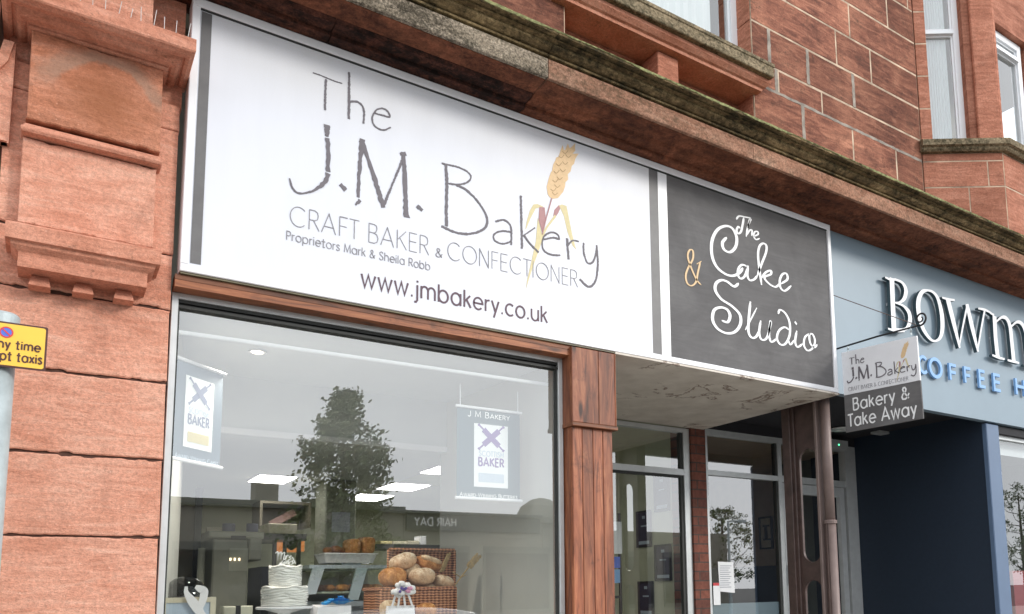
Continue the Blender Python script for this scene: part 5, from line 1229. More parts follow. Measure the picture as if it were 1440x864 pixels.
# oven with orange glow and things on it
yO = 2.9
t = thing('oven', 'black framed oven glowing orange inside behind the wedding cake', 'oven', (PY(402, 780, yO).x, yO, 0))
a, b = PY(370, 750, yO), PY(430, 797, yO); mb = MB()
mb.box(a.x, b.x, yO, yO+.5, a.z-.05, a.z); 
for q in ((384, 389), (418, 423), (398.5, 403)): p0_, p1_ = PY(q[0], 780, yO), PY(q[1], 780, yO); mb.box(p0_.x, p1_.x, yO+.001, yO+.03, b.z, a.z-.0505)
mb.box(a.x, b.x, yO+.002, yO+.5, 1.0, b.z); mb.build('oven_body', 'black', t)
mb = MB(); q0, q1 = PY(385, 757, yO+.3), PY(421, 777, yO+.3); mb.box(q0.x, q1.x, yO+.3, yO+.32, q1.z, q0.z); q0, q1 = PY(423.5, 755, yO+.3), PY(428, 776, yO+.3); mb.box(q0.x, q1.x, yO+.3, yO+.32, q1.z, q0.z); mb.build('glowing_chamber', 'orange_light', t)
mb = MB(); q0 = PY(410, 765, yO+.2); mb.lathe((q0.x, yO+.2, q0.z-.05), [(.01, 0), (.05, .03), (.055, .08), (.02, .09)], 14); mb.build('pan', 'black', t)
mb = MB(); p0_, p1_ = PY(375, 748, yO+.1), PY(416, 738, yO+.1); mb.bbox(p0_.x, p1_.x, yO+.05, yO+.35, a.z+.001, p1_.z, .004); tag(mb.build('cardboard_box', 'cream', None, (p0_.x, yO, a.z)), 'shallow cream cardboard box on top of the oven', 'box')
t = thing('wall_cabinet', 'dark open wall cabinet above the oven holding a pinkish packet', 'cabinet', (PY(400, 720, yO+.5).x, yO+.5, 1.9))
mb = MB(); yC = yO+.45; p0_, p1_ = PY(366, 704, yC), PY(437, 742, yC); w = .02
mb.box(p0_.x, p0_.x+w, yC, yC+.3, p1_.z, p0_.z); mb.box(p1_.x-w, p1_.x, yC, yC+.3, p1_.z, p0_.z); mb.box(p0_.x+w, p1_.x-w, yC, yC+.3, p0_.z-w, p0_.z); mb.box(p0_.x+w, p1_.x-w, yC+.28, yC+.3, p1_.z, p0_.z-w); mb.build('carcass', 'room_dark', t)
mb = MB(); q = PY(398, 729, yC+.1); mb.M = Matrix.Translation(q) @ Matrix.Rotation(R_(-32), 4, 'Y'); mb.box(-.11, .11, 0, .03, -.03, .03); tag(mb.build('packet', plain('dusty_pink_card', (.35, .2, .18), .7), None, q), 'dusty pink packet leaning in the dark wall cabinet', 'packet')
# tall column and notice in the middle of the shop
t = thing('shop_column', 'sage painted square column in the middle of the bakery shop', 'column', (PY(478, 760, 2.9).x, 2.9, 0))
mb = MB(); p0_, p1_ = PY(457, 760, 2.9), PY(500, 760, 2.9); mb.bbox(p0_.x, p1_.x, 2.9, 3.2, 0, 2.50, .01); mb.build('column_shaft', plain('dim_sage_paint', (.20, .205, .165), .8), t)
mb = MB(); box_at(mb, 467, 720, 492, 749, 2.892, .004); tag(mb.build('notice', 'paper_ink', None, PY(480, 749, 2.892)), 'grey printed notice fixed to the sage column', 'notice')
# back shelf on the right
t = thing('wall_shelf', 'long dark edged shelf with folded packets behind the bread hamper', 'shelf', (PY(575, 775, 3.4).x, 3.4, 1.9))
p0_, p1_ = PY(530, 777, 3.4), PY(640, 767, 3.4); mb = MB(); mb.box(p0_.x, 4.4, 3.4, 3.8, p1_.z-.04, p1_.z); mb.build('board', 'black', t)
for k, (x0_, x1_, y1_, mm, lb) in enumerate(((535, 552, 762, 'gold_ink', 'yellowish packet at the left end of the dark edged shelf'), (553, 572, 763, 'cream', 'cream folded packet next to the yellowish one on the shelf'), (573, 590, 761, 'cream', 'cream box in the middle of the dark edged shelf'), (591, 600, 754, 'ceramic', 'upright white dispenser standing on the dark edged shelf'))):
    p0_, p2_ = PY(x0_, 770, 3.45), PY(x1_, y1_, 3.45); mb = MB(); mb.bbox(p0_.x, p2_.x, 3.45, 3.6, p1_.z+.001, max(p2_.z, p1_.z+.03), .006); tag(mb.build('packet' if k < 3 else 'dispenser', mm, None, (p0_.x, 3.45, p1_.z)), lb, 'packet' if k < 3 else 'dispenser')
# display counter with curved glass
yD = 1.25
t = thing('display_counter', 'refrigerated display counter with sloping glass front and pale metal posts', 'display counter', (PY(490, 850, yD).x, yD, 0))
cA, cB = PY(432, 795, yD+.3), PY(548, 795, yD+.3); zT = cA.z; zL = PY(480, 846, yD).z
mb = MB()
mb.box(cA.x, cB.x, yD+.25, yD+.75, zT-.022, zT); mb.box(cA.x, cB.x, yD-.02, yD+.75, zL-.03, zL); mb.box(cA.x, cB.x, yD+.05, yD+.7, 0, zL-.031)
mb.build('casework', 'case_fr', t)
mb = MB()
for pa_, pb_ in (((510, 797), (497, 844)), ((449, 797), (437, 836))):
    A_ = PY(*pa_, yD+.26); B_ = PY(*pb_, yD); mb.prism([A_+Vector((-.035, 0, 0)), A_+Vector((.035, 0, 0)), B_+Vector((.03, 0, 0)), B_+Vector((-.03, 0, 0))], (0, .02, .0))
mb.build('post', 'case_fr', t)
mb = MB(); mb.prism([(cA.x, yD+.24, zT-.02), (cB.x, yD+.24, zT-.02), (cB.x, yD-.01, zL), (cA.x, yD-.01, zL)], (0, .006, 0)); mb.build('glass_front', 'glass_case', t)
mb = MB(); zs_ = PY(480, 832, yD+.35).z; mb.box(cA.x+.01, cB.x-.01, yD+.12, yD+.7, zs_-.012, zs_); mb.box(cA.x+.01, cB.x-.01, yD+.7, yD+.72, zL, zT-.03); mb.build('inner_shelf', 'appl_l', t)
for k in range(7):
    mb = MB(); x = cA.x+.06+k*.075; mb.blob((x, yD+.27+.05*(k % 2), zs_+.022), (.042, .05, .022), 50+k, .12, 12); tag(mb.build('pastry', 'crust' if k % 3 else 'crust_d', None, (x, yD+.27, zs_), smooth=True), 'golden brown filled pastry lying inside the glass display counter', 'pastry', 'pastries in the display counter')
# white tray with loaves on the counter
a, b = PY(453, 779, yD+.3), PY(527, 779, yD+.3); zt_ = a.z; cx = (a.x+b.x)/2; w = (b.x-a.x)/2
t = thing('weighing_scale', 'white weighing scale tray on the counter carrying small loaves', 'scale', (cx, yD+.3, zT))
mb = MB(); zb2 = PY(490, 792, yD+.3).z
def rtray(w0, d0, z0, w1, d1, z1):
    A_ = [(cx+x, yD+.36+y, z0) for x, y in rrect(-w0, w0, -d0, d0, .03)]; B_ = [(cx+x, yD+.36+y, z1) for x, y in rrect(-w1, w1, -d1, d1, .03)]
    n = len(A_); mb.add(A_+B_, [tuple(range(n))[::-1], tuple(range(n, 2*n))]+[(i, (i+1) % n, (i+1) % n+n, i+n) for i in range(n)])
rtray(w*.90, .10, zb2, w, .13, zt_-.004); rtray(w*1.02, .14, zt_-.0035, w*1.02, .14, zt_+.003); mb.build('tray', 'ceramic', t)
mb = MB(); mb.box(cx-.05, cx+.07, yD+.28, yD+.44, zT+.001, zb2-.001); mb.build('stem', 'case_fr', t)
def tin_loaf(name, label, c, wd, dp, ht, mat, seed, group=None, tilt=0, rot=0):
    rn = random.Random(seed); mb = MB(); n = 16; m = 9; vs = []; fs = []
    for j in range(m):
        y = -dp+2*dp*j/(m-1); e = 1-.12*abs(2*j/(m-1)-1)**4
        for k in range(n):
            a_ = 2*math.pi*k/n; x = math.cos(a_); z = math.sin(a_)
            x = math.copysign(abs(x)**.45, x)*wd*(1.0 if z < .1 else 1.07)*e; z = math.copysign(abs(z)**.55, z)*ht*(1.15 if z > 0 else 1)*e
            vs.append((x*(1+.03*rn.uniform(-1, 1)), y, z*(1+.03*rn.uniform(-1, 1))))
    for j in range(m-1):
        for k in range(n): fs.append((j*n+k, j*n+(k+1) % n, (j+1)*n+(k+1) % n, (j+1)*n+k))
    fs += [tuple(range(n)), tuple((m-1)*n+k for k in range(n))[::-1]]
    mb.M = Matrix.Translation(c) @ Matrix.Rotation(rot, 4, 'Z') @ Matrix.Rotation(tilt, 4, 'Y'); mb.add(vs, fs)
    o = mb.build(name, mat, None, c, smooth=True); tag(o, label, 'bread', group); return o
zz = zt_+.004
px2m = .0043
for k, (px, hw, hh_, mm, lb) in enumerate(((494, 8, 10.5, 'crust', 'square tin loaf on the white scale tray, left of the taller one'), (513, 9.5, 12, 'crust', 'tallest brown tin loaf at the right end of the white scale tray'))):
    c = PY(px, 779, yD+.36); tin_loaf('tin_loaf', lb, Vector((c.x, yD+.36, zz+hh_*px2m*.95)), hw*px2m, .09, hh_*px2m, mm, k)
for k, (px, r, lb) in enumerate(((459, 6.5, 'small dark roll at the left end of the white scale tray'), (472, 8, 'dark roll in the middle left of the white scale tray'), (481, 7, 'dark shiny roll touching the square tin loaf on the tray'))):
    c = PY(px, 776, yD+.36); mb = MB(); mb.blob((c.x, yD+.34+.03*k, zz+r*px2m*.72), (r*px2m, r*px2m, r*px2m*.75), k+3, .15); tag(mb.build('bread_roll', 'crust_d', None, (c.x, yD+.34, zz), smooth=True), lb, 'bread roll')
# wedding cake
yW = .55; cb = PY(400, 851, yW); ctop = PY(400, 796, yW); px2 = (PY(437, 851, yW).x-PY(363, 851, yW).x)/2
t = thing('wedding_cake', 'two tier white ruffled wedding cake with Mr and Mrs topper on a white board', 'cake', (cb.x, yW, 1.22))
mb = MB(); mb.lathe((cb.x, yW, cb.z-.02), [(px2*1.02, 0), (px2*1.06, .003), (px2*1.06, .011), (px2*1.02, .013)], 36); mb.build('cake_board', 'white_al', t)
def ruffle(z0, z1, r, n, seed, name):
    rn = random.Random(seed); prof = []
    for i in range(n):
        a0_ = z0+(z1-z0)*i/n; d_ = (z1-z0)/n; prof += [(r*.93, a0_+.0002), (r*1.02, a0_+d_*.25), (r*1.05, a0_+d_*.55), (r*.97, a0_+d_*.93)]
    ph = [rn.uniform(0, 6) for _ in range(n)]; mb = MB(); nn = 56; vs = []; fs = []
    for j, (rr_, z) in enumerate(prof):
        i = j//4
        for k in range(nn):
            a_ = 2*math.pi*k/nn; q = rr_*(1+.018*math.sin(6*a_+ph[i])+.014*math.sin(11*a_+ph[i]*2)); dz = .0042*math.sin(4*a_+ph[i])+.0022*math.sin(9*a_+2*ph[i])
            if j == 0: dz = 0
            vs.append((cb.x+q*math.cos(a_), yW+q*math.sin(a_), z+dz*(1 if 0 < i < n else .0)))
    for j in range(len(prof)-1):
        for k in range(nn): fs.append((j*nn+k, j*nn+(k+1) % nn, (j+1)*nn+(k+1) % nn, (j+1)*nn+k))
    fs += [tuple(range(nn))[::-1], tuple((len(prof)-1)*nn+k for k in range(nn))]; mb.add(vs, fs); return mb.build(name, 'icing', t, smooth=True)
zm = PY(400, 825, yW).z
ruffle(cb.z-.006, zm, px2*.84, 9, 1, 'lower_tier'); ruffle(zm+.001, ctop.z, px2*.60, 9, 2, 'upper_tier')
mb = MB(); mb.lathe((cb.x, yW, 1.221), [(.10, 0), (.10, .01), (.03, .03), (.03, cb.z-.04-1.221), (.09, cb.z-.022-1.221)], 24); mb.build('cake_stand', 'ceramic', t)
PT = Plane((0, yW-.02, 0), (1, 0, 0), (0, 0, 1), (0, -1, 0)); cv, mp = tracer(PT, 220, 700, 5.267); mb = MB()
for pts in ([(882, 412), (900, 402), (898, 460), (905, 420), (925, 405), (920, 455), (930, 420), (950, 408), (942, 458), (956, 450)], [(958, 430), (955, 465), (966, 432), (980, 428)],
            [(1000, 432), (982, 440), (996, 452), (976, 466)], [(905, 500), (935, 470), (915, 505), (950, 476), (938, 500), (965, 470), (950, 495)], [(960, 490), (980, 460), (975, 492), (996, 470)], [(1018, 462), (1002, 474), (1016, 484), (995, 496)], [(1006, 440), (1022, 470), (1028, 490)]):
    ribbon(mb, PT, catmull([cv(p) for p in pts], 5), 6.5*mp(pts[0]), 0, .003)
for x in (915, 985): q = cv((x, 480)); ribbon(mb, PT, [(q[0], ctop.z-.01), (q[0], q[1])], .003, .0, .003)
mb.build('cake_topper', 'ink_white', t)
# hamper
yH = .58; a, b = PY(536, 829, yH), PY(640, 862, yH); hz0 = PY(590, 862, yH).z
t = thing('wicker_hamper', 'open brown wicker hamper heaped with loaves of bread, lid propped up behind', 'hamper', ((a.x+b.x)/2, yH, 1.22))
mb = MB(); w = .018; x0, x1, y0, y1, z0, z1 = a.x, b.x, yH, yH+.28, 1.36, PY(536, 829, yH).z
mb.box(x0, x1, y0, y0+w, z0, z1); mb.box(x0, x1, y1-w, y1, z0, z1); mb.box(x0, x0+w, y0+w, y1-w, z0, z1); mb.box(x1-w, x1, y0+w, y1-w, z0, z1); mb.box(x0+w, x1-w, y0+w, y1-w, z0, z0+w); mb.build('basket_body', 'wicker', t)
mb = MB()
for q in (((x0, y0, z1), (x1, y0, z1)), ((x0, y1, z1), (x1, y1, z1)), ((x0, y0, z1), (x0, y1, z1)), ((x1, y0, z1), (x1, y1, z1)), ((x0, y0, z0), (x0, y0, z1)), ((x1, y0, z0), (x1, y0, z1))): mb.tube(q, .010, 8)
mb.build('woven_rim', 'wicker', t)
lt = PY(547, 773, y1); lr = PY(639, 773, y1); mb = MB(); mb.box(lt.x+.0, lr.x, y1+.004, y1+.02, z1+.002, lt.z); LDm = mb.build('lid', 'wicker', t)
mb = MB()
for q in (((lt.x, y1, lt.z), (lr.x, y1, lt.z)), ((lt.x, y1, z1), (lt.x, y1, lt.z)), ((lr.x, y1, z1), (lr.x, y1, lt.z))): mb.tube(q, .011, 8)
mb.build('lid_rim', 'wicker', LDm)
mb = MB(); mb.box(x0+.02, x1-.02, y0+.03, y1-.03, 1.221, 1.359); tag(mb.build('display_riser', 'room_w', None, (x0, yH, 1.22)), 'white block under the wicker hamper', 'riser')
k_ = .0040
for i, (px, py, rx, rz, rot, mm, yy, lb) in enumerate((
    (567, 790, 19, 11, .35, 'flour', .14, 'floury oval loaf at the upper left of the hamper'), (602, 793, 19, 10, -.28, 'crust', .15, 'golden split loaf at the upper right of the hamper'),
    (553, 812, 19, 12, .05, 'crust', .05, 'seeded crusty loaf at the left edge of the hamper'), (594, 812, 18, 12, .1, 'flour', .06, 'pale floured loaf in the centre of the hamper'),
    (623, 820, 13, 10, -.3, 'flour', .08, 'round seeded bun at the right of the hamper'), (577, 803, 13, 8, .5, 'crumb', .16, 'pale loaf wedged between the two upper loaves'),
    (607, 828, 14, 7, 0, 'crumb', .12, 'pale bun low in the middle right of the hamper'))):
    c = PY(px, py, yH+yy); mb = MB(); mb.blob(tuple(c), (rx*k_*1.02, .055, rz*k_*1.05), i+20, .10, 20, .2, -rot)
    o = tag(mb.build('bread_loaf', [mm, 'flour', 'crumb'], None, c, smooth=True), lb, 'bread')
    if i == 1:
        mb = MB(); mb.blob((c.x+.004, c.y-.035, c.z+.020), (rx*k_*.85, .03, rz*k_*.45), 5, .1, 16, .2, .28); mb.build('split_crust', 'crumb', o, smooth=True)
for px, py, rx, rz, mm, lb in ((547, 857, 11, 12, 'crumb', 'pale round bun standing in front of the left end of the hamper'), (600, 858, 14, 9, 'crust', 'orange brown loaf in front of the hamper beside the white gift bag')):
    c = PY(px, py, yH-.07); mb = MB(); mb.blob(tuple(c), (rx*k_, .045, rz*k_), int(px), .1, 18); tag(mb.build('bread_loaf', mm, None, c, smooth=True), lb, 'bread')
    mb = MB(); mb.box(c.x-.03, c.x+.03, c.y-.03, c.y+.03, 1.221, c.z-rz*k_*.8); tag(mb.build('display_riser', 'ceramic', None, (c.x, c.y, 1.22)), 'small white block under the '+('pale round bun' if px < 560 else 'orange brown loaf'), 'riser')
# wheat stalks to the right of hamper
mb = MB(); yS = .66; pts = [PY(638, 826, yS), PY(648, 812, yS), PY(660, 797, yS), PY(672, 783, yS)]
t = thing('dried_wheat', 'small bunch of dried wheat stalks sticking out beside the hamper', 'dried wheat', tuple(pts[0]))
mb.tube(pts, .004, 6); mb.tube([pts[1], pts[1]+Vector((-.05, 0, .03))], .003, 5); mb.tube([pts[1], pts[1]+Vector((.03, 0, .012))], .003, 5); mb.build('stalk', 'straw', t)
mb = MB()
for i in range(14): p = pts[2].lerp(pts[3], i/13*1.15); s_ = .010 if i % 2 else -.010; mb.blob((p.x+s_*.8, p.y+.004*(i % 3), p.z-s_*.8), (.008, .006, .011), i, .2, 8)
mb.build('wheat_head', 'straw', t)
mb = MB(); p = PY(625, 788, y1)
for i in range(16): q = p+Vector((.045*i/16-.02, -.012, .10*i/16-.06)); mb.blob((q.x+(.006 if i % 2 else -.006), q.y, q.z), (.008, .006, .012), i, .2, 8)
tag(mb.build('wheat_ear', 'straw', None, p), 'single pale wheat ear tucked in front of the hamper lid', 'dried wheat')
# white gift bag with flowers
yG = .40; g0, g1 = PY(545, 843, yG), PY(588, 843, yG); bz = g0.z-.02
t = thing('gift_bag', 'white gift bag with tall handles and a pink and white flower bow', 'gift bag', ((g0.x+g1.x)/2, yG, 1.22))
mb = MB(); zt_ = PY(566, 852, yG).z; mb.add([(g0.x, yG, 1.22), (g1.x, yG, 1.22), (g1.x, yG+.09, 1.22), (g0.x, yG+.09, 1.22), (g0.x+.012, yG+.02, zt_), (g1.x-.012, yG+.02, zt_), (g1.x-.012, yG+.05, zt_), (g0.x+.012, yG+.05, zt_)], [(0, 3, 2, 1), (4, 5, 6, 7), (0, 1, 5, 4), (1, 2, 6, 5), (2, 3, 7, 6), (3, 0, 4, 7)]); mb.build('bag_body', 'bag', t)
mb = MB(); PG = Plane((0, yG+.01, 0), (1, 0, 0), (0, 0, 1), (0, -1, 0)); ft = PY(566, 832, yG)
for dx0, dx1 in ((-.052, -.030), (-.018, -.010), (.020, .010), (.060, .034)):
    ribbon(mb, PG, [(ft.x+dx0, zt_-.01), (ft.x+dx1, ft.z-.01)], .010, 0, .003)
mb.build('handle', 'bag', t)
mb = MB(); rn = random.Random(4); fl = PY(567, 829, yG)
for i in range(26):
    a_ = rn.uniform(0, 6.28); rr_ = rn.uniform(.0, .055); mb.mi = 0; mb.blob((fl.x+rr_*math.cos(a_)*1.2, yG-.01+rn.uniform(-.02, .02), fl.z+rr_*math.sin(a_)*.65), (.017, .010, .014), i, .3, 10)
for i in range(7): mb.mi = 1; mb.blob((fl.x+.018+rn.uniform(-.012, .012), yG-.035, fl.z+rn.uniform(-.014, .008)), (.009, .006, .009), i, .3, 8)
for dx, dz in ((-.022, .006), (-.030, -.010), (.0, .004), (-.012, .0)): mb.mi = 2; mb.blob((fl.x+dx, yG-.036, fl.z+dz), (.007, .005, .008), 3, .3, 8)
mb.build('flower_bow', ['whitefl', 'pinkfl', 'purpfl'], t, smooth=True)
# paper tray bag with blue rose
yR = .42; r0, r1 = PY(443, 851, yR), PY(494, 851, yR)
t = thing('cake_box', 'open white paper cake box beside the hamper holding a blue sugar rose', 'cake box', ((r0.x+r1.x)/2, yR, 1.22))
mb = MB(); zt_ = PY(470, 853, yR).z; mb.add([(r0.x-.03, yR, 1.22), (r1.x, yR, 1.22), (r1.x, yR+.12, 1.22), (r0.x-.03, yR+.12, 1.22), (r0.x+.015, yR, zt_-.004), (r1.x, yR, zt_+.003), (r1.x, yR+.12, zt_), (r0.x+.015, yR+.12, zt_+.01)], [(0, 3, 2, 1), (0, 1, 5, 4), (1, 2, 6, 5), (2, 3, 7, 6), (3, 0, 4, 7), (4, 5, 6, 7)]); mb.build('box_body', 'bag', t)
rc = PY(479, 845, yR+.04); mb = MB(); rn = random.Random(9)
for ring, (r0_, zt0_) in enumerate(((.012, .034), (.024, .028), (.037, .020), (.050, .010))):
    ph = rn.uniform(0, 6); k_n = 3+ring; vs = []; fs = []; nn = 40
    for j in range(6):
        t_ = j/5
        for i in range(nn):
            a_ = 2*math.pi*i/nn; pe = abs(math.sin(k_n*a_/2+ph)); r_ = r0_*(.35+.75*t_**.7)*(1+.16*pe*t_); z_ = -.012+(zt0_+.012)*t_**.8*(.72+.34*pe)-.006*max(0, t_-.75)*4*pe
            vs.append((rc.x+r_*math.cos(a_), rc.y+r_*math.sin(a_), rc.z+z_-.006))
    for j in range(5):
        for i in range(nn): fs.append((j*nn+i, j*nn+(i+1) % nn, (j+1)*nn+(i+1) % nn, (j+1)*nn+i))
    mb.add(vs, fs)
mb.M = Matrix.Identity(4)
for dx, dz in ((-.06, -.006), (-.045, .004), (-.075, -.012)): mb.blob((rc.x+dx, rc.y, rc.z+dz), (.018, .016, .008), 2, .3, 10)
tag(mb.build('sugar_rose', 'blue_rose', None, rc, smooth=True), 'bright blue sugar rose resting on the open white cake box', 'sugar flower')
# low things in front: small parcel
yQ = .9; q = PY(335, 858, yQ); mb = MB(); mb.bbox(q.x-.07, q.x+.07, yQ, yQ+.1, 1.221, q.z+.02, .006)
t = thing('gift_parcel', 'small grey green wrapped parcel with a dark ribbon near the foot of the grey machine', 'parcel', (q.x, yQ, 1.22)); mb.build('parcel_box', 'appl_l', t)
mb = MB(); mb.box(q.x-.012, q.x+.012, yQ-.002, yQ+.102, 1.222, q.z+.022); mb.build('ribbon', 'black', t)

# posters on the porch side wall (x = 4.42, facing -x)
def framed(px0, py0, px1, py1, lb):
    a_ = PX(px0, py0, 4.414); b_ = PX(px1, py1, 4.414); y0_, y1_ = sorted((a_.y, b_.y)); z0_, z1_ = sorted((a_.z, b_.z)); zc = .0
    t = thing('framed_certificate', lb, 'certificate', (4.414, (y0_+y1_)/2, z0_), 'framed certificates on the porch wall')
    mb = MB(); f_ = .018; mb.box(4.400, 4.4195, y0_, y1_, z1_-f_, z1_); mb.box(4.400, 4.4195, y0_, y1_, z0_, z0_+f_); mb.box(4.400, 4.4195, y0_, y0_+f_, z0_+f_, z1_-f_); mb.box(4.400, 4.4195, y1_-f_, y1_, z0_+f_, z1_-f_); mb.build('frame', 'frame_b', t)
    mb = MB(); mb.box(4.410, 4.419, y0_+f_, y1_-f_, z0_+f_, z1_-f_); mb.build('certificate_sheet', 'cert', t)
    mb = MB(); h_ = z1_-z0_; w_ = y1_-y0_; mb.box(4.4085, 4.4095, y0_+f_*1.5, y1_-f_*1.5, z0_+h_*.08, z0_+h_*.17); mb.box(4.4085, 4.4095, y0_+w_*.3, y1_-w_*.3, z0_+h_*.56, z0_+h_*.60); mb.box(4.4085, 4.4095, y0_+w_*.4, y1_-w_*.4, z0_+h_*.78, z0_+h_*.86); mb.build('printed_band', 'pale_ink', t)
framed(920, 669, 942, 718, 'dark framed certificate high on the porch wall, uppermost of all'); framed(895.5, 720, 916.5, 769, 'dark framed certificate second from the top on the porch wall')
framed(921, 767, 945, 817, 'dark framed certificate below and right of the others on the porch wall'); framed(898, 818, 920, 868, 'dark framed certificate lowest on the porch wall')
# notices at the left of the porch glazing
t = thing('notice_stand', 'slim dark stand with a white notice and blue leaflets just inside the porch glazing', 'notice stand', (PY(868, 864, 1.62).x, 1.62, 0))
mb = MB(); p = PY(872, 722, 1.62); q = PY(862, 722, 1.62); mb.box(p.x-.012, p.x+.004, 1.62, 1.64, 0, p.z); mb.box(q.x-.25, p.x-.013, 1.621, 1.639, PY(870, 840, 1.62).z-.01, PY(870, 840, 1.62).z+.01); mb.build('stand_frame', 'black', t)
for (px0, py0, px1, py1, mm) in ((848, 733, 875, 779, 'paper'), (850, 783, 872, 799, 'sign_blue'), (850, 801, 872, 820, 'blue_letter')):
    mb = MB(); box_at(mb, px0, py0, px1, py1, 1.600, .004); mb.build('leaflet', mm, t)
# coffee house interior
CI = thing('coffee_house_interior', 'dim coffee house room with beige walls and navy dado behind the entrance glass', 'shop interior', (6, 3, 0))
zd = PX(1050, 797, 6.9).z
mb = MB(); mb.box(6.9, 6.95, GY+.57, 5.4, zd, 2.9); mb.box(4.60, 6.9, 5.4, 5.45, zd, 2.9); mb.box(4.471, 4.50, GY+.1, 5.4, 0, 2.9); mb.build('beige_wall', 'warm', CI)
mb = MB(); mb.box(6.901, 6.951, GY+.57, 5.4, 0, zd-.001); mb.box(4.60, 6.9, 5.401, 5.45, 0, zd-.001); mb.build('navy_dado', 'navyd', CI)
mb = MB(); mb.box(4.5, 6.95, GY+.1, 5.45, 2.90, 2.93); mb.box(4.5, 6.9, GY+.1, 5.4, -.01, .01); mb.build('room_ceiling', 'warm', CI)
p = PZ(1050, 703.5, 2.897); mb = MB(); mb.lathe((p.x, p.y, 2.88), [(.05, .018), (.055, .014), (.05, .004), (.035, .006)], 16)
t = thing('downlight', 'tiny warm downlight glowing in the coffee house ceiling', 'ceiling light', (p.x, p.y, 2.88)); mb.build('bezel', 'white_al', t); mb = MB(); mb.lathe((p.x, p.y, 2.88), [(.034, .0062), (.034, .014)], 14); mb.build('lamp', 'spot_light', t)
p = PY(1083, 714, 4.6); t = thing('pendant_lamp', 'orange pendant lampshade glowing inside the coffee house', 'pendant lamp', tuple(p)); mb = MB(); mb.lathe((p.x, p.y, p.z), [(.17, -.12), (.19, -.10), (.13, .06), (.05, .12), (.02, .125)], 20); mb.build('lamp_shade', emis('glowing_orange_shade', (1, .28, .05), .9), t)
mb = MB(); mb.tube([(p.x, p.y, p.z+.12), (p.x, p.y, 2.9)], .005, 6); mb.build('cord', 'black', t)
a_, b_ = PX(1067, 728, 6.88), PX(1087, 772, 6.88); y0_, y1_ = sorted((a_.y, b_.y)); z0_, z1_ = sorted((a_.z, b_.z)); t = thing('picture', 'black framed picture with a bold dark letter on the beige coffee house wall', 'picture', (6.88, (y0_+y1_)/2, z0_))
mb = MB(); f_ = .02; mb.box(6.87, 6.899, y0_, y1_, z1_-f_, z1_); mb.box(6.87, 6.899, y0_, y1_, z0_, z0_+f_); mb.box(6.87, 6.899, y0_, y0_+f_, z0_+f_, z1_-f_); mb.box(6.87, 6.899, y1_-f_, y1_, z0_+f_, z1_-f_); mb.build('frame', 'black', t)
mb = MB(); mb.box(6.885, 6.8985, y0_+f_, y1_-f_, z0_+f_, z1_-f_); mb.build('print', 'cream', t)
PI = Plane((6.884, 0, 0), (0, -1, 0), (0, 0, 1), (-1, 0, 0)); mb = MB(); hm = (z1_-z0_); ym = -(y0_+y1_)/2
for q in (([(ym-.05, z0_+hm*.30), (ym+.07, z0_+hm*.30)], .02), ([(ym-.05, z0_+hm*.72), (ym+.06, z0_+hm*.72)], .02), ([(ym, z0_+hm*.30), (ym, z0_+hm*.72)], .05)): ribbon(mb, PI, q[0], q[1], .001, .001)
mb.build('bold_letter', 'black', t)
# papers on entrance glass
t = thing('door_notice', 'white printed notice taped inside the coffee house entrance glass', 'notice', tuple(PY(1018, 834, GY+.02))); mb = MB(); mb.prism([PY(1009.5, 790, GY+.022), PY(1031, 791, GY+.022), PY(1033.5, 834, GY+.022), PY(1012, 832, GY+.022)], (0, .002, 0)); mb.build('paper_sheet', 'paper', t)
mb = MB()
for i in range(11):
    q0_, q1_ = PY(1012.5, 796+i*3, GY+.020), PY(1028.5-(i*37 % 5), 796.5+i*3, GY+.020); mb.box(q0_.x, q1_.x, GY+.019, GY+.0205, q0_.z-.0025, q0_.z+.0025)
mb.build('printed_lines', 'paper_ink', t)
t = thing('glass_sticker', 'small white sticker with a red band low on the coffee house entrance glass', 'sticker', tuple(PY(1008, 850, GY+.02))); mb = MB(); box_at(mb, 1003, 824, 1013.5, 851, GY+.022, .002); mb.build('sticker_sheet', 'paper', t)
mb = MB(); box_at(mb, 1003, 820, 1013.5, 824, GY+.0221, .002); mb.build('red_band', 'sign_red', t)
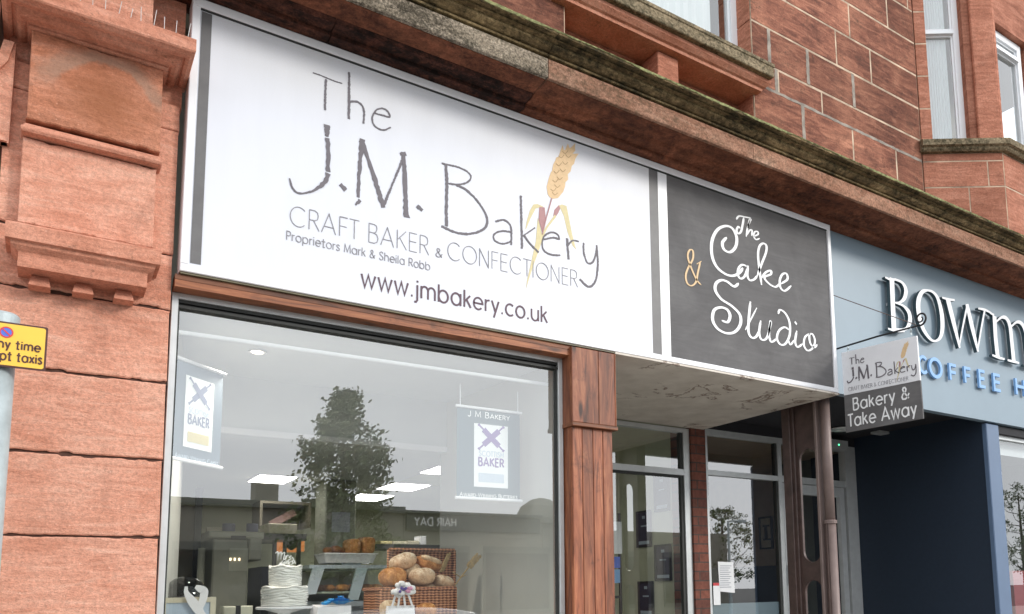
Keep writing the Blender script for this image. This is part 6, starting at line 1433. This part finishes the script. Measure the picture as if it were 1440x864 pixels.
# two seated customers
def person(x, y, zs, cl, lb, hair='hair', face=0):
    t = thing('person', lb, 'person', (x, y, 0)); sk = [((0, 0, zs), .13), ((0, .01, zs+.12), .125), ((0, .01, zs+.30), .15), ((0, .0, zs+.46), .115), ((0, -.01, zs+.53), .055), ((0, -.02, zs+.60), .05),
          ((.17, 0, zs+.44), .062), ((.21, -.06, zs+.20), .045), ((.12, -.26, zs+.16), .034), ((-.17, 0, zs+.44), .062), ((-.21, -.06, zs+.20), .045), ((-.12, -.26, zs+.16), .034),
          ((.09, -.08, zs), .09), ((.10, -.42, zs+.0), .07), ((.10, -.42, .08), .045), ((.10, -.54, .05), .04), ((-.09, -.08, zs), .09), ((-.10, -.42, zs), .07), ((-.10, -.42, .08), .045), ((-.10, -.54, .05), .04)]
    ed = [(0, 1), (1, 2), (2, 3), (3, 4), (4, 5), (3, 6), (6, 7), (7, 8), (3, 9), (9, 10), (10, 11), (0, 12), (12, 13), (13, 14), (14, 15), (0, 16), (16, 17), (17, 18), (18, 19)]
    me = bpy.data.meshes.new('body'); rz = Matrix.Rotation(face, 3, 'Z'); me.from_pydata([rz @ Vector(p) for p, r in sk], ed, []); o = bpy.data.objects.new('body', me); COL.objects.link(o)
    o.parent = t; me.materials.append(M[cl]); sm = o.modifiers.new('skin', 'SKIN'); sv = me.skin_vertices[0].data
    for i, (p, r) in enumerate(sk): sv[i].radius = (r, r)
    sv[0].use_root = True
    s2 = o.modifiers.new('sub', 'SUBSURF'); s2.levels = 1; s2.render_levels = 1
    hc = Vector((x, y, zs+.70))+rz @ Vector((0, -.03, 0)); fr = rz @ Vector((0, -1, 0)); rt = rz @ Vector((1, 0, 0))
    mb = MB(); mb.M = Matrix.Translation(hc) @ Matrix.Rotation(face, 4, 'Z'); mb.blob((0, 0, 0), (.076, .095, .115), 1, .01, 20); mb.blob((0, -.096, -.01), (.014, .018, .022), 1, .01, 8); mb.blob((.077, 0, -.005), (.012, .02, .03), 1, .01, 8); mb.blob((-.077, 0, -.005), (.012, .02, .03), 1, .01, 8)
    hd = mb.build('head', 'skin', t, smooth=True)
    mb = MB(); mb.M = Matrix.Translation(hc) @ Matrix.Rotation(face, 4, 'Z'); mb.blob((0, .022, .03), (.086, .094, .10), 2, .04, 20); mb.build('hair', hair, t, smooth=True)
    mb = MB(); mb.M = Matrix.Translation(hc) @ Matrix.Rotation(face, 4, 'Z')
    for s_ in (-1, 1): mb.blob((s_*.03, -.088, .015), (.011, .007, .007), 1, .01, 8)
    mb.build('eyes', 'black', t); mb = MB(); mb.M = Matrix.Translation(hc) @ Matrix.Rotation(face, 4, 'Z'); mb.blob((0, -.086, -.055), (.024, .007, .006), 1, .01, 8); mb.build('mouth', 'red_seat', t)
    for s_ in (-1, 1):
        mb = MB(); wr = Vector((x, y, zs+.16))+rz @ Vector((s_*.12, -.27, 0)); d_ = rz @ Vector((-s_*.15, -1, -.05)); d_.normalize(); sd = d_.cross(Vector((0, 0, 1)))
        mb.blob(tuple(wr+d_*.035), (.035, .042, .018), 3, .02, 10, face)
        for k in range(4): b0 = wr+d_*.06+sd*(k-1.5)*.019; mb.tube([b0, b0+d_*(.035+.006*(k in (1, 2)))-Vector((0, 0, .006)), b0+d_*.055-Vector((0, 0, .022))], [.009, .0085, .007], 7)
        b0 = wr+d_*.02+sd*(-s_)*-.03; mb.tube([b0, b0+d_*.03+sd*s_*.018, b0+d_*.05+sd*s_*.014], [.010, .009, .007], 7); mb.build('hand', 'skin', t, smooth=True)
    return t
q = PY(1047, 826, 3.9); person(q.x, 3.9, q.z-.70, 'dk_cl', 'dark haired person in a dark jumper seated at a coffee house table', face=R_(35))
q = PY(1072, 829, 3.6); person(q.x, 3.6, q.z-.70, 'yel_cl', 'person in a yellow jacket seated at a coffee house table', face=R_(-120))
tq = PY(1060, 868, 3.75); t = thing('cafe_table', 'small round wooden table between the two seated people in the coffee house', 'table', (tq.x, 3.75, 0))
for nm, prof in (('tabletop', [(.36, .98), (.36, 1.01)]), ('table_leg', [(.2, .01), (.03, .04), (.03, .975)])):
    mb = MB(); mb.lathe((tq.x, 3.75, 0), prof, 24); mb.build(nm, 'wood_h', t)

# =================================================================== THE OTHER SIDE OF THE STREET (seen mirrored in the glass)
MY = .131
def real(px, py, Yv, my=MY): p = PY(px, py, Yv); return Vector((p.x, 2*my-p.y, p.z))
yo = 2*MY-30
O = thing('opposite_shops', 'low row of dark fronted shops across the street seen reflected in the bakery window', 'building', (10, yo, 0))
mb = MB(); mb.box(-14, 12.6, yo-9, yo, 0, 5.15); mb.box(12.62, 19.5, yo-9, yo-.02, 0, 5.05); mb.box(19.52, 34, yo-9, yo-.01, 0, 4.75); mb.build('wall', 'opp_wall', O)
mb = MB(); mb.box(-14, 12.58, yo+.001, yo+.30, 4.95, 5.22); mb.box(12.64, 19.4, yo+.001, yo+.25, 4.98, 5.10); mb.build('parapet', 'opp_dark', O)
mb = MB(); mb.box(12.7, 19.3, yo+.002, yo+.12, 4.25, 4.95); mb.build('fascia', plain('dark_green_grey_fascia', (.075, .08, .072), .6), O)
PO = Plane((0, yo+.12, 0), (-1, 0, 0), (0, 0, 1), (0, 1, 0)); mb = MB(); h0_ = real(640, 733, 30); h1_ = real(580, 733, 30)
text(mb, PO, 'HAIR DAY', -h0_.x, -h1_.x, 4.46, .34, .15, .02, .018); mb.build('fascia_lettering', 'opp_lt', O)
for i in range(11):
    x0 = -13+i*4.2; mb = MB(); mb.box(x0, x0+3.5, yo+.001, yo+.05, .5, 3.6); w_ = mb.build('shop_window', 'opp_dark', O); mb = MB(); mb.box(x0+.1, x0+3.4, yo+.051, yo+.06, .7, 3.3); mb.build('pane', 'carglass', w_)
mb = MB(); mb.box(7, 7.9, yo-3, yo-2, 5.15, 6.3); mb.lathe((20.0, yo-1, 4.75), [(1.3, 0), (1.3, .3), (1.0, .9), (.5, 1.25), (.1, 1.35)], 18); mb.build('roof_turret', 'opp_wall', O)
# chimney hut silhouettes
def leafy(name, base, h, zc0, prof, nl, leafs, seed, lb, ntr=.09):
    rn = random.Random(seed); t = thing(name, lb, 'tree', tuple(base)); mb = MB(); b = Vector(base)
    mb.tube([b, b+Vector((.03, .02, h*.4)), b+Vector((-.02, .0, h*.8)), b+Vector((0, 0, h*.95))], [ntr, ntr*.8, ntr*.45, ntr*.15], 8)
    tips = []
    for i in range(26):
        z = zc0+(h-zc0)*rn.random(); r = prof((z-zc0)/(h-zc0)); a_ = rn.uniform(0, 6.28); tip = b+Vector((r*.8*math.cos(a_), r*.8*math.sin(a_), z+r*.4)); mb.tube([b+Vector((0, 0, z-.2)), b.lerp(tip, .5)*Vector((1, 1, 0)).length*0+Vector(((b.x+tip.x)/2, (b.y+tip.y)/2, z)), tip], [ntr*.25, ntr*.15, .01], 5); tips.append(tip)
    mb.build('trunk', 'bark', t)
    vs = []; fs = []
    cl = []
    for i in range(nl):
        u = rn.random(); z = zc0+(h-zc0)*u; r = prof(u)*rn.uniform(.35, 1.05); a_ = rn.uniform(0, 6.28); cl.append(b+Vector((r*math.cos(a_), r*math.sin(a_), z)))
    for c_ in cl:
        for j in range(leafs):
            p = c_+Vector((rn.gauss(0, .15), rn.gauss(0, .15), rn.gauss(0, .11))); s_ = rn.uniform(.05, .105); n_ = Vector((rn.gauss(0, 1), rn.gauss(0, 1), rn.gauss(0, 1))).normalized(); e1 = n_.orthogonal().normalized()*s_; e2 = n_.cross(e1)*.8
            k = len(vs); vs += [p-e1, p-e2*.7, p+e1, p+e2*.7]; fs.append((k, k+1, k+2, k+3))
    mb = MB(); mb.add(vs, fs); mb.build('crown', 'leaf', t, recalc=False); return t
tr = real(480, 790, 20)
def prof1(u): return (1.75+.5*math.sin(u*11+.5))*(1 if u < .35 else max(.10, 1-(u-.35)*1.30))*(.45+.55*min(1, u*4))
leafy('street_tree', (tr.x, tr.y, 0), 7.42, 2.1, prof1, 330, 34, 5, 'slender leafy street tree reflected in the bakery window')
tr = real(1017, 780, 34, GY+.03)
leafy('round_tree', (tr.x, tr.y, 0), 6.4, 1.5, lambda u: 2.6*math.sqrt(max(.02, 1-(2*u-1)**2)), 150, 26, 8, 'bushy round tree reflected in the coffee house entrance glass', .14)
tr = real(1432, 700, 26, .168)
leafy('dense_tree', (tr.x, tr.y, 0), PY(1430, 682, 26).z, 2.2, lambda u: 2.2*math.sqrt(max(.02, 1-(2*u-1)**2)), 130, 26, 12, 'dense tree reflected in the coffee house window at the right edge', .14)
lp = real(1026, 800, 30, GY+.03); zt_ = PY(1026, 733, 30).z
t = thing('street_lamp', 'tall grey street lamp reflected in the coffee house entrance glass', 'street lamp', (lp.x, lp.y, 0)); mb = MB(); mb.tube([(lp.x, lp.y, 0), (lp.x, lp.y, zt_)], [.10, .06], 10); mb.tube([(lp.x, lp.y, zt_-.05), (lp.x+.3, lp.y, zt_), (lp.x+.9, lp.y, zt_+.03)], .04, 8); mb.build('pole', 'galv', t)
mb = MB(); mb.mould(lp.x+.7, lp.x+1.3, lp.y-.12, lp.y+.12, [(0, zt_-.06), (.04, zt_-.02), (.02, zt_+.06), (-.05, zt_+.09)]); mb.build('lamp_head', 'galv', t)
# parked car by the kerb behind the viewer (its roof shows in the glass)
cx, cy = 3.4, -6.2
CA = thing('parked_car', 'silver car parked at the kerb, its roofline reflected low in the bakery window', 'car', (cx, cy, -.12))
side = [(-2.05, .25), (-2.1, .55), (-2.0, .80), (-1.2, .92), (-.55, 1.38), (.2, 1.50), (1.1, 1.45), (1.75, 1.05), (2.02, .92), (2.08, .5), (2.02, .25)]
sm = catmull([(x, z) for x, z in side], 4)
mb = MB(); secs = [(-.84, .90), (-.80, .985), (-.62, 1.0), (0, 1.01), (.62, 1.0), (.80, .985), (.84, .90)]; vs = []; fs = []; n = len(sm)
for yy, k in secs:
    for x, z in sm:
        tum = 1-.0*abs(yy); y2 = yy*(1-.18*max(0, (z-.9)/.6)); vs.append((cx+x*(.97+.03*k), cy+y2, -.12+.25+(z-.25)*k))
for j in range(len(secs)-1):
    for i in range(n): fs.append((j*n+i, j*n+(i+1) % n, (j+1)*n+(i+1) % n, (j+1)*n+i))
fs += [tuple(range(n)), tuple((len(secs)-1)*n+k for k in range(n))[::-1]]
mb.add(vs, fs); mb.build('body', 'car', CA, smooth=True)
for s_ in (-1, 1):
    mb = MB(); yy = cy+s_*.80; pts = [(-1.05, .95), (-.50, 1.33), (.2, 1.42), (1.0, 1.37), (1.45, 1.0)]
    mb.prism([(cx+x, cy+s_*(.845-.155*max(0, (z-.9)/.6)), z-.12) for x, z in pts], (0, s_*.012, 0)); mb.build('side_window', 'carglass', CA)
for x in (-1.3, 1.32):
    for s_ in (-1, 1):
        mb = MB(); mb.lathe((cx+x, cy+s_*.80, .20), [(.2, -.09), (.31, -.09), (.325, -.05), (.325, .05), (.31, .09), (.2, .09)], 26, 'y'); w_ = mb.build('wheel', 'tyre', CA); mb = MB(); mb.lathe((cx+x, cy+s_*.80, .20), [(.04, -.095), (.2, -.085), (.2, .085), (.04, .095)], 20, 'y'); mb.build('rim', 'silver', w_)
for s_ in (-1, 1):
    mb = MB(); mb.blob((cx-2.0, cy+s_*.6, .52), (.08, .16, .08), 1, .01, 14); mb.build('headlight', 'white_al', CA, smooth=True)
    mb = MB(); mb.blob((cx+2.02, cy+s_*.66, .66), (.06, .12, .10), 1, .01, 14); mb.build('tail_light', 'sign_red', CA, smooth=True)

# =================================================================== LIGHT, SKY, CAMERA
w = bpy.data.worlds.new('World'); scene.world = w; w.use_nodes = True; nt = w.node_tree; bg = nt.nodes['Background']
SEL, SAZ = 23, 141        # sun elevation, azimuth (degrees clockwise from +y)
sk = N(nt, 'ShaderNodeTexSky', sky_type='NISHITA'); sk.sun_disc = False; sk.sun_elevation = R_(SEL); sk.sun_rotation = R_(SAZ)
sk.air_density = 1.0; sk.dust_density = 1.0; sk.ozone_density = 1.0
hs = N(nt, 'ShaderNodeHueSaturation'); hs.inputs['Saturation'].default_value = .30; L(nt, sk.outputs[0], hs.inputs['Color'])
tc = N(nt, 'ShaderNodeTexCoord'); cl = noise(nt, tc.outputs['Generated'], 2.2, 5, .55)
cm = mix(nt, hs.outputs[0], (10.5, 10.9, 11.4), ramp(nt, cl, [(.2, .93), (.7, .985)]))
L(nt, cm, bg.inputs['Color']); bg.inputs['Strength'].default_value = .14
sd = bpy.data.lights.new('sun', 'SUN'); sd.energy = 1.5; sd.angle = R_(12); sd.color = (1, .96, .90)
so = bpy.data.objects.new('sun', sd); COL.objects.link(so)
dv = Vector((math.sin(R_(SAZ))*math.cos(R_(SEL)), math.cos(R_(SAZ))*math.cos(R_(SEL)), math.sin(R_(SEL)))); so.rotation_euler = dv.to_track_quat('Z', 'Y').to_euler(); so.location = (0, -8, 12)
def lamp(nm, p, pw, c, par=None):
    l = bpy.data.lights.new(nm, 'SPOT'); l.spot_size = R_(125); l.spot_blend = .6; l.energy = pw; l.color = c; l.shadow_soft_size = .05; o = bpy.data.objects.new(nm, l); COL.objects.link(o); o.location = p
pz = PZ(362, 494, 2.80); lamp('downlight_bulb', pz, 60, (1, .90, .78))
pz = PZ(1050, 703.5, 2.82); lamp('downlight_bulb', pz, 900, (1, .82, .64)); COL.objects[-1].data.spot_size = R_(168)
cam = bpy.data.cameras.new('camera'); co = bpy.data.objects.new('camera', cam); COL.objects.link(co)
cam.sensor_width = 36; cam.lens = FOC*36/1440; cam.shift_x = -(CX-720)/1440; cam.shift_y = (CY-432)/1440; cam.clip_start = .05; cam.clip_end = 2000
mt = Matrix((CR, CU, -CF)).transposed().to_4x4(); mt.translation = CAM; co.matrix_world = mt; scene.camera = co
scene.render.engine = 'CYCLES'; scene.cycles.max_bounces = 10; scene.cycles.transparent_max_bounces = 24; scene.cycles.glossy_bounces = 4; scene.cycles.caustics_reflective = False
scene.view_settings.view_transform = 'Standard'; scene.view_settings.look = 'None'; scene.view_settings.exposure = .30; scene.view_settings.gamma = 1
scene.render.resolution_x = 1024; scene.render.resolution_y = 614
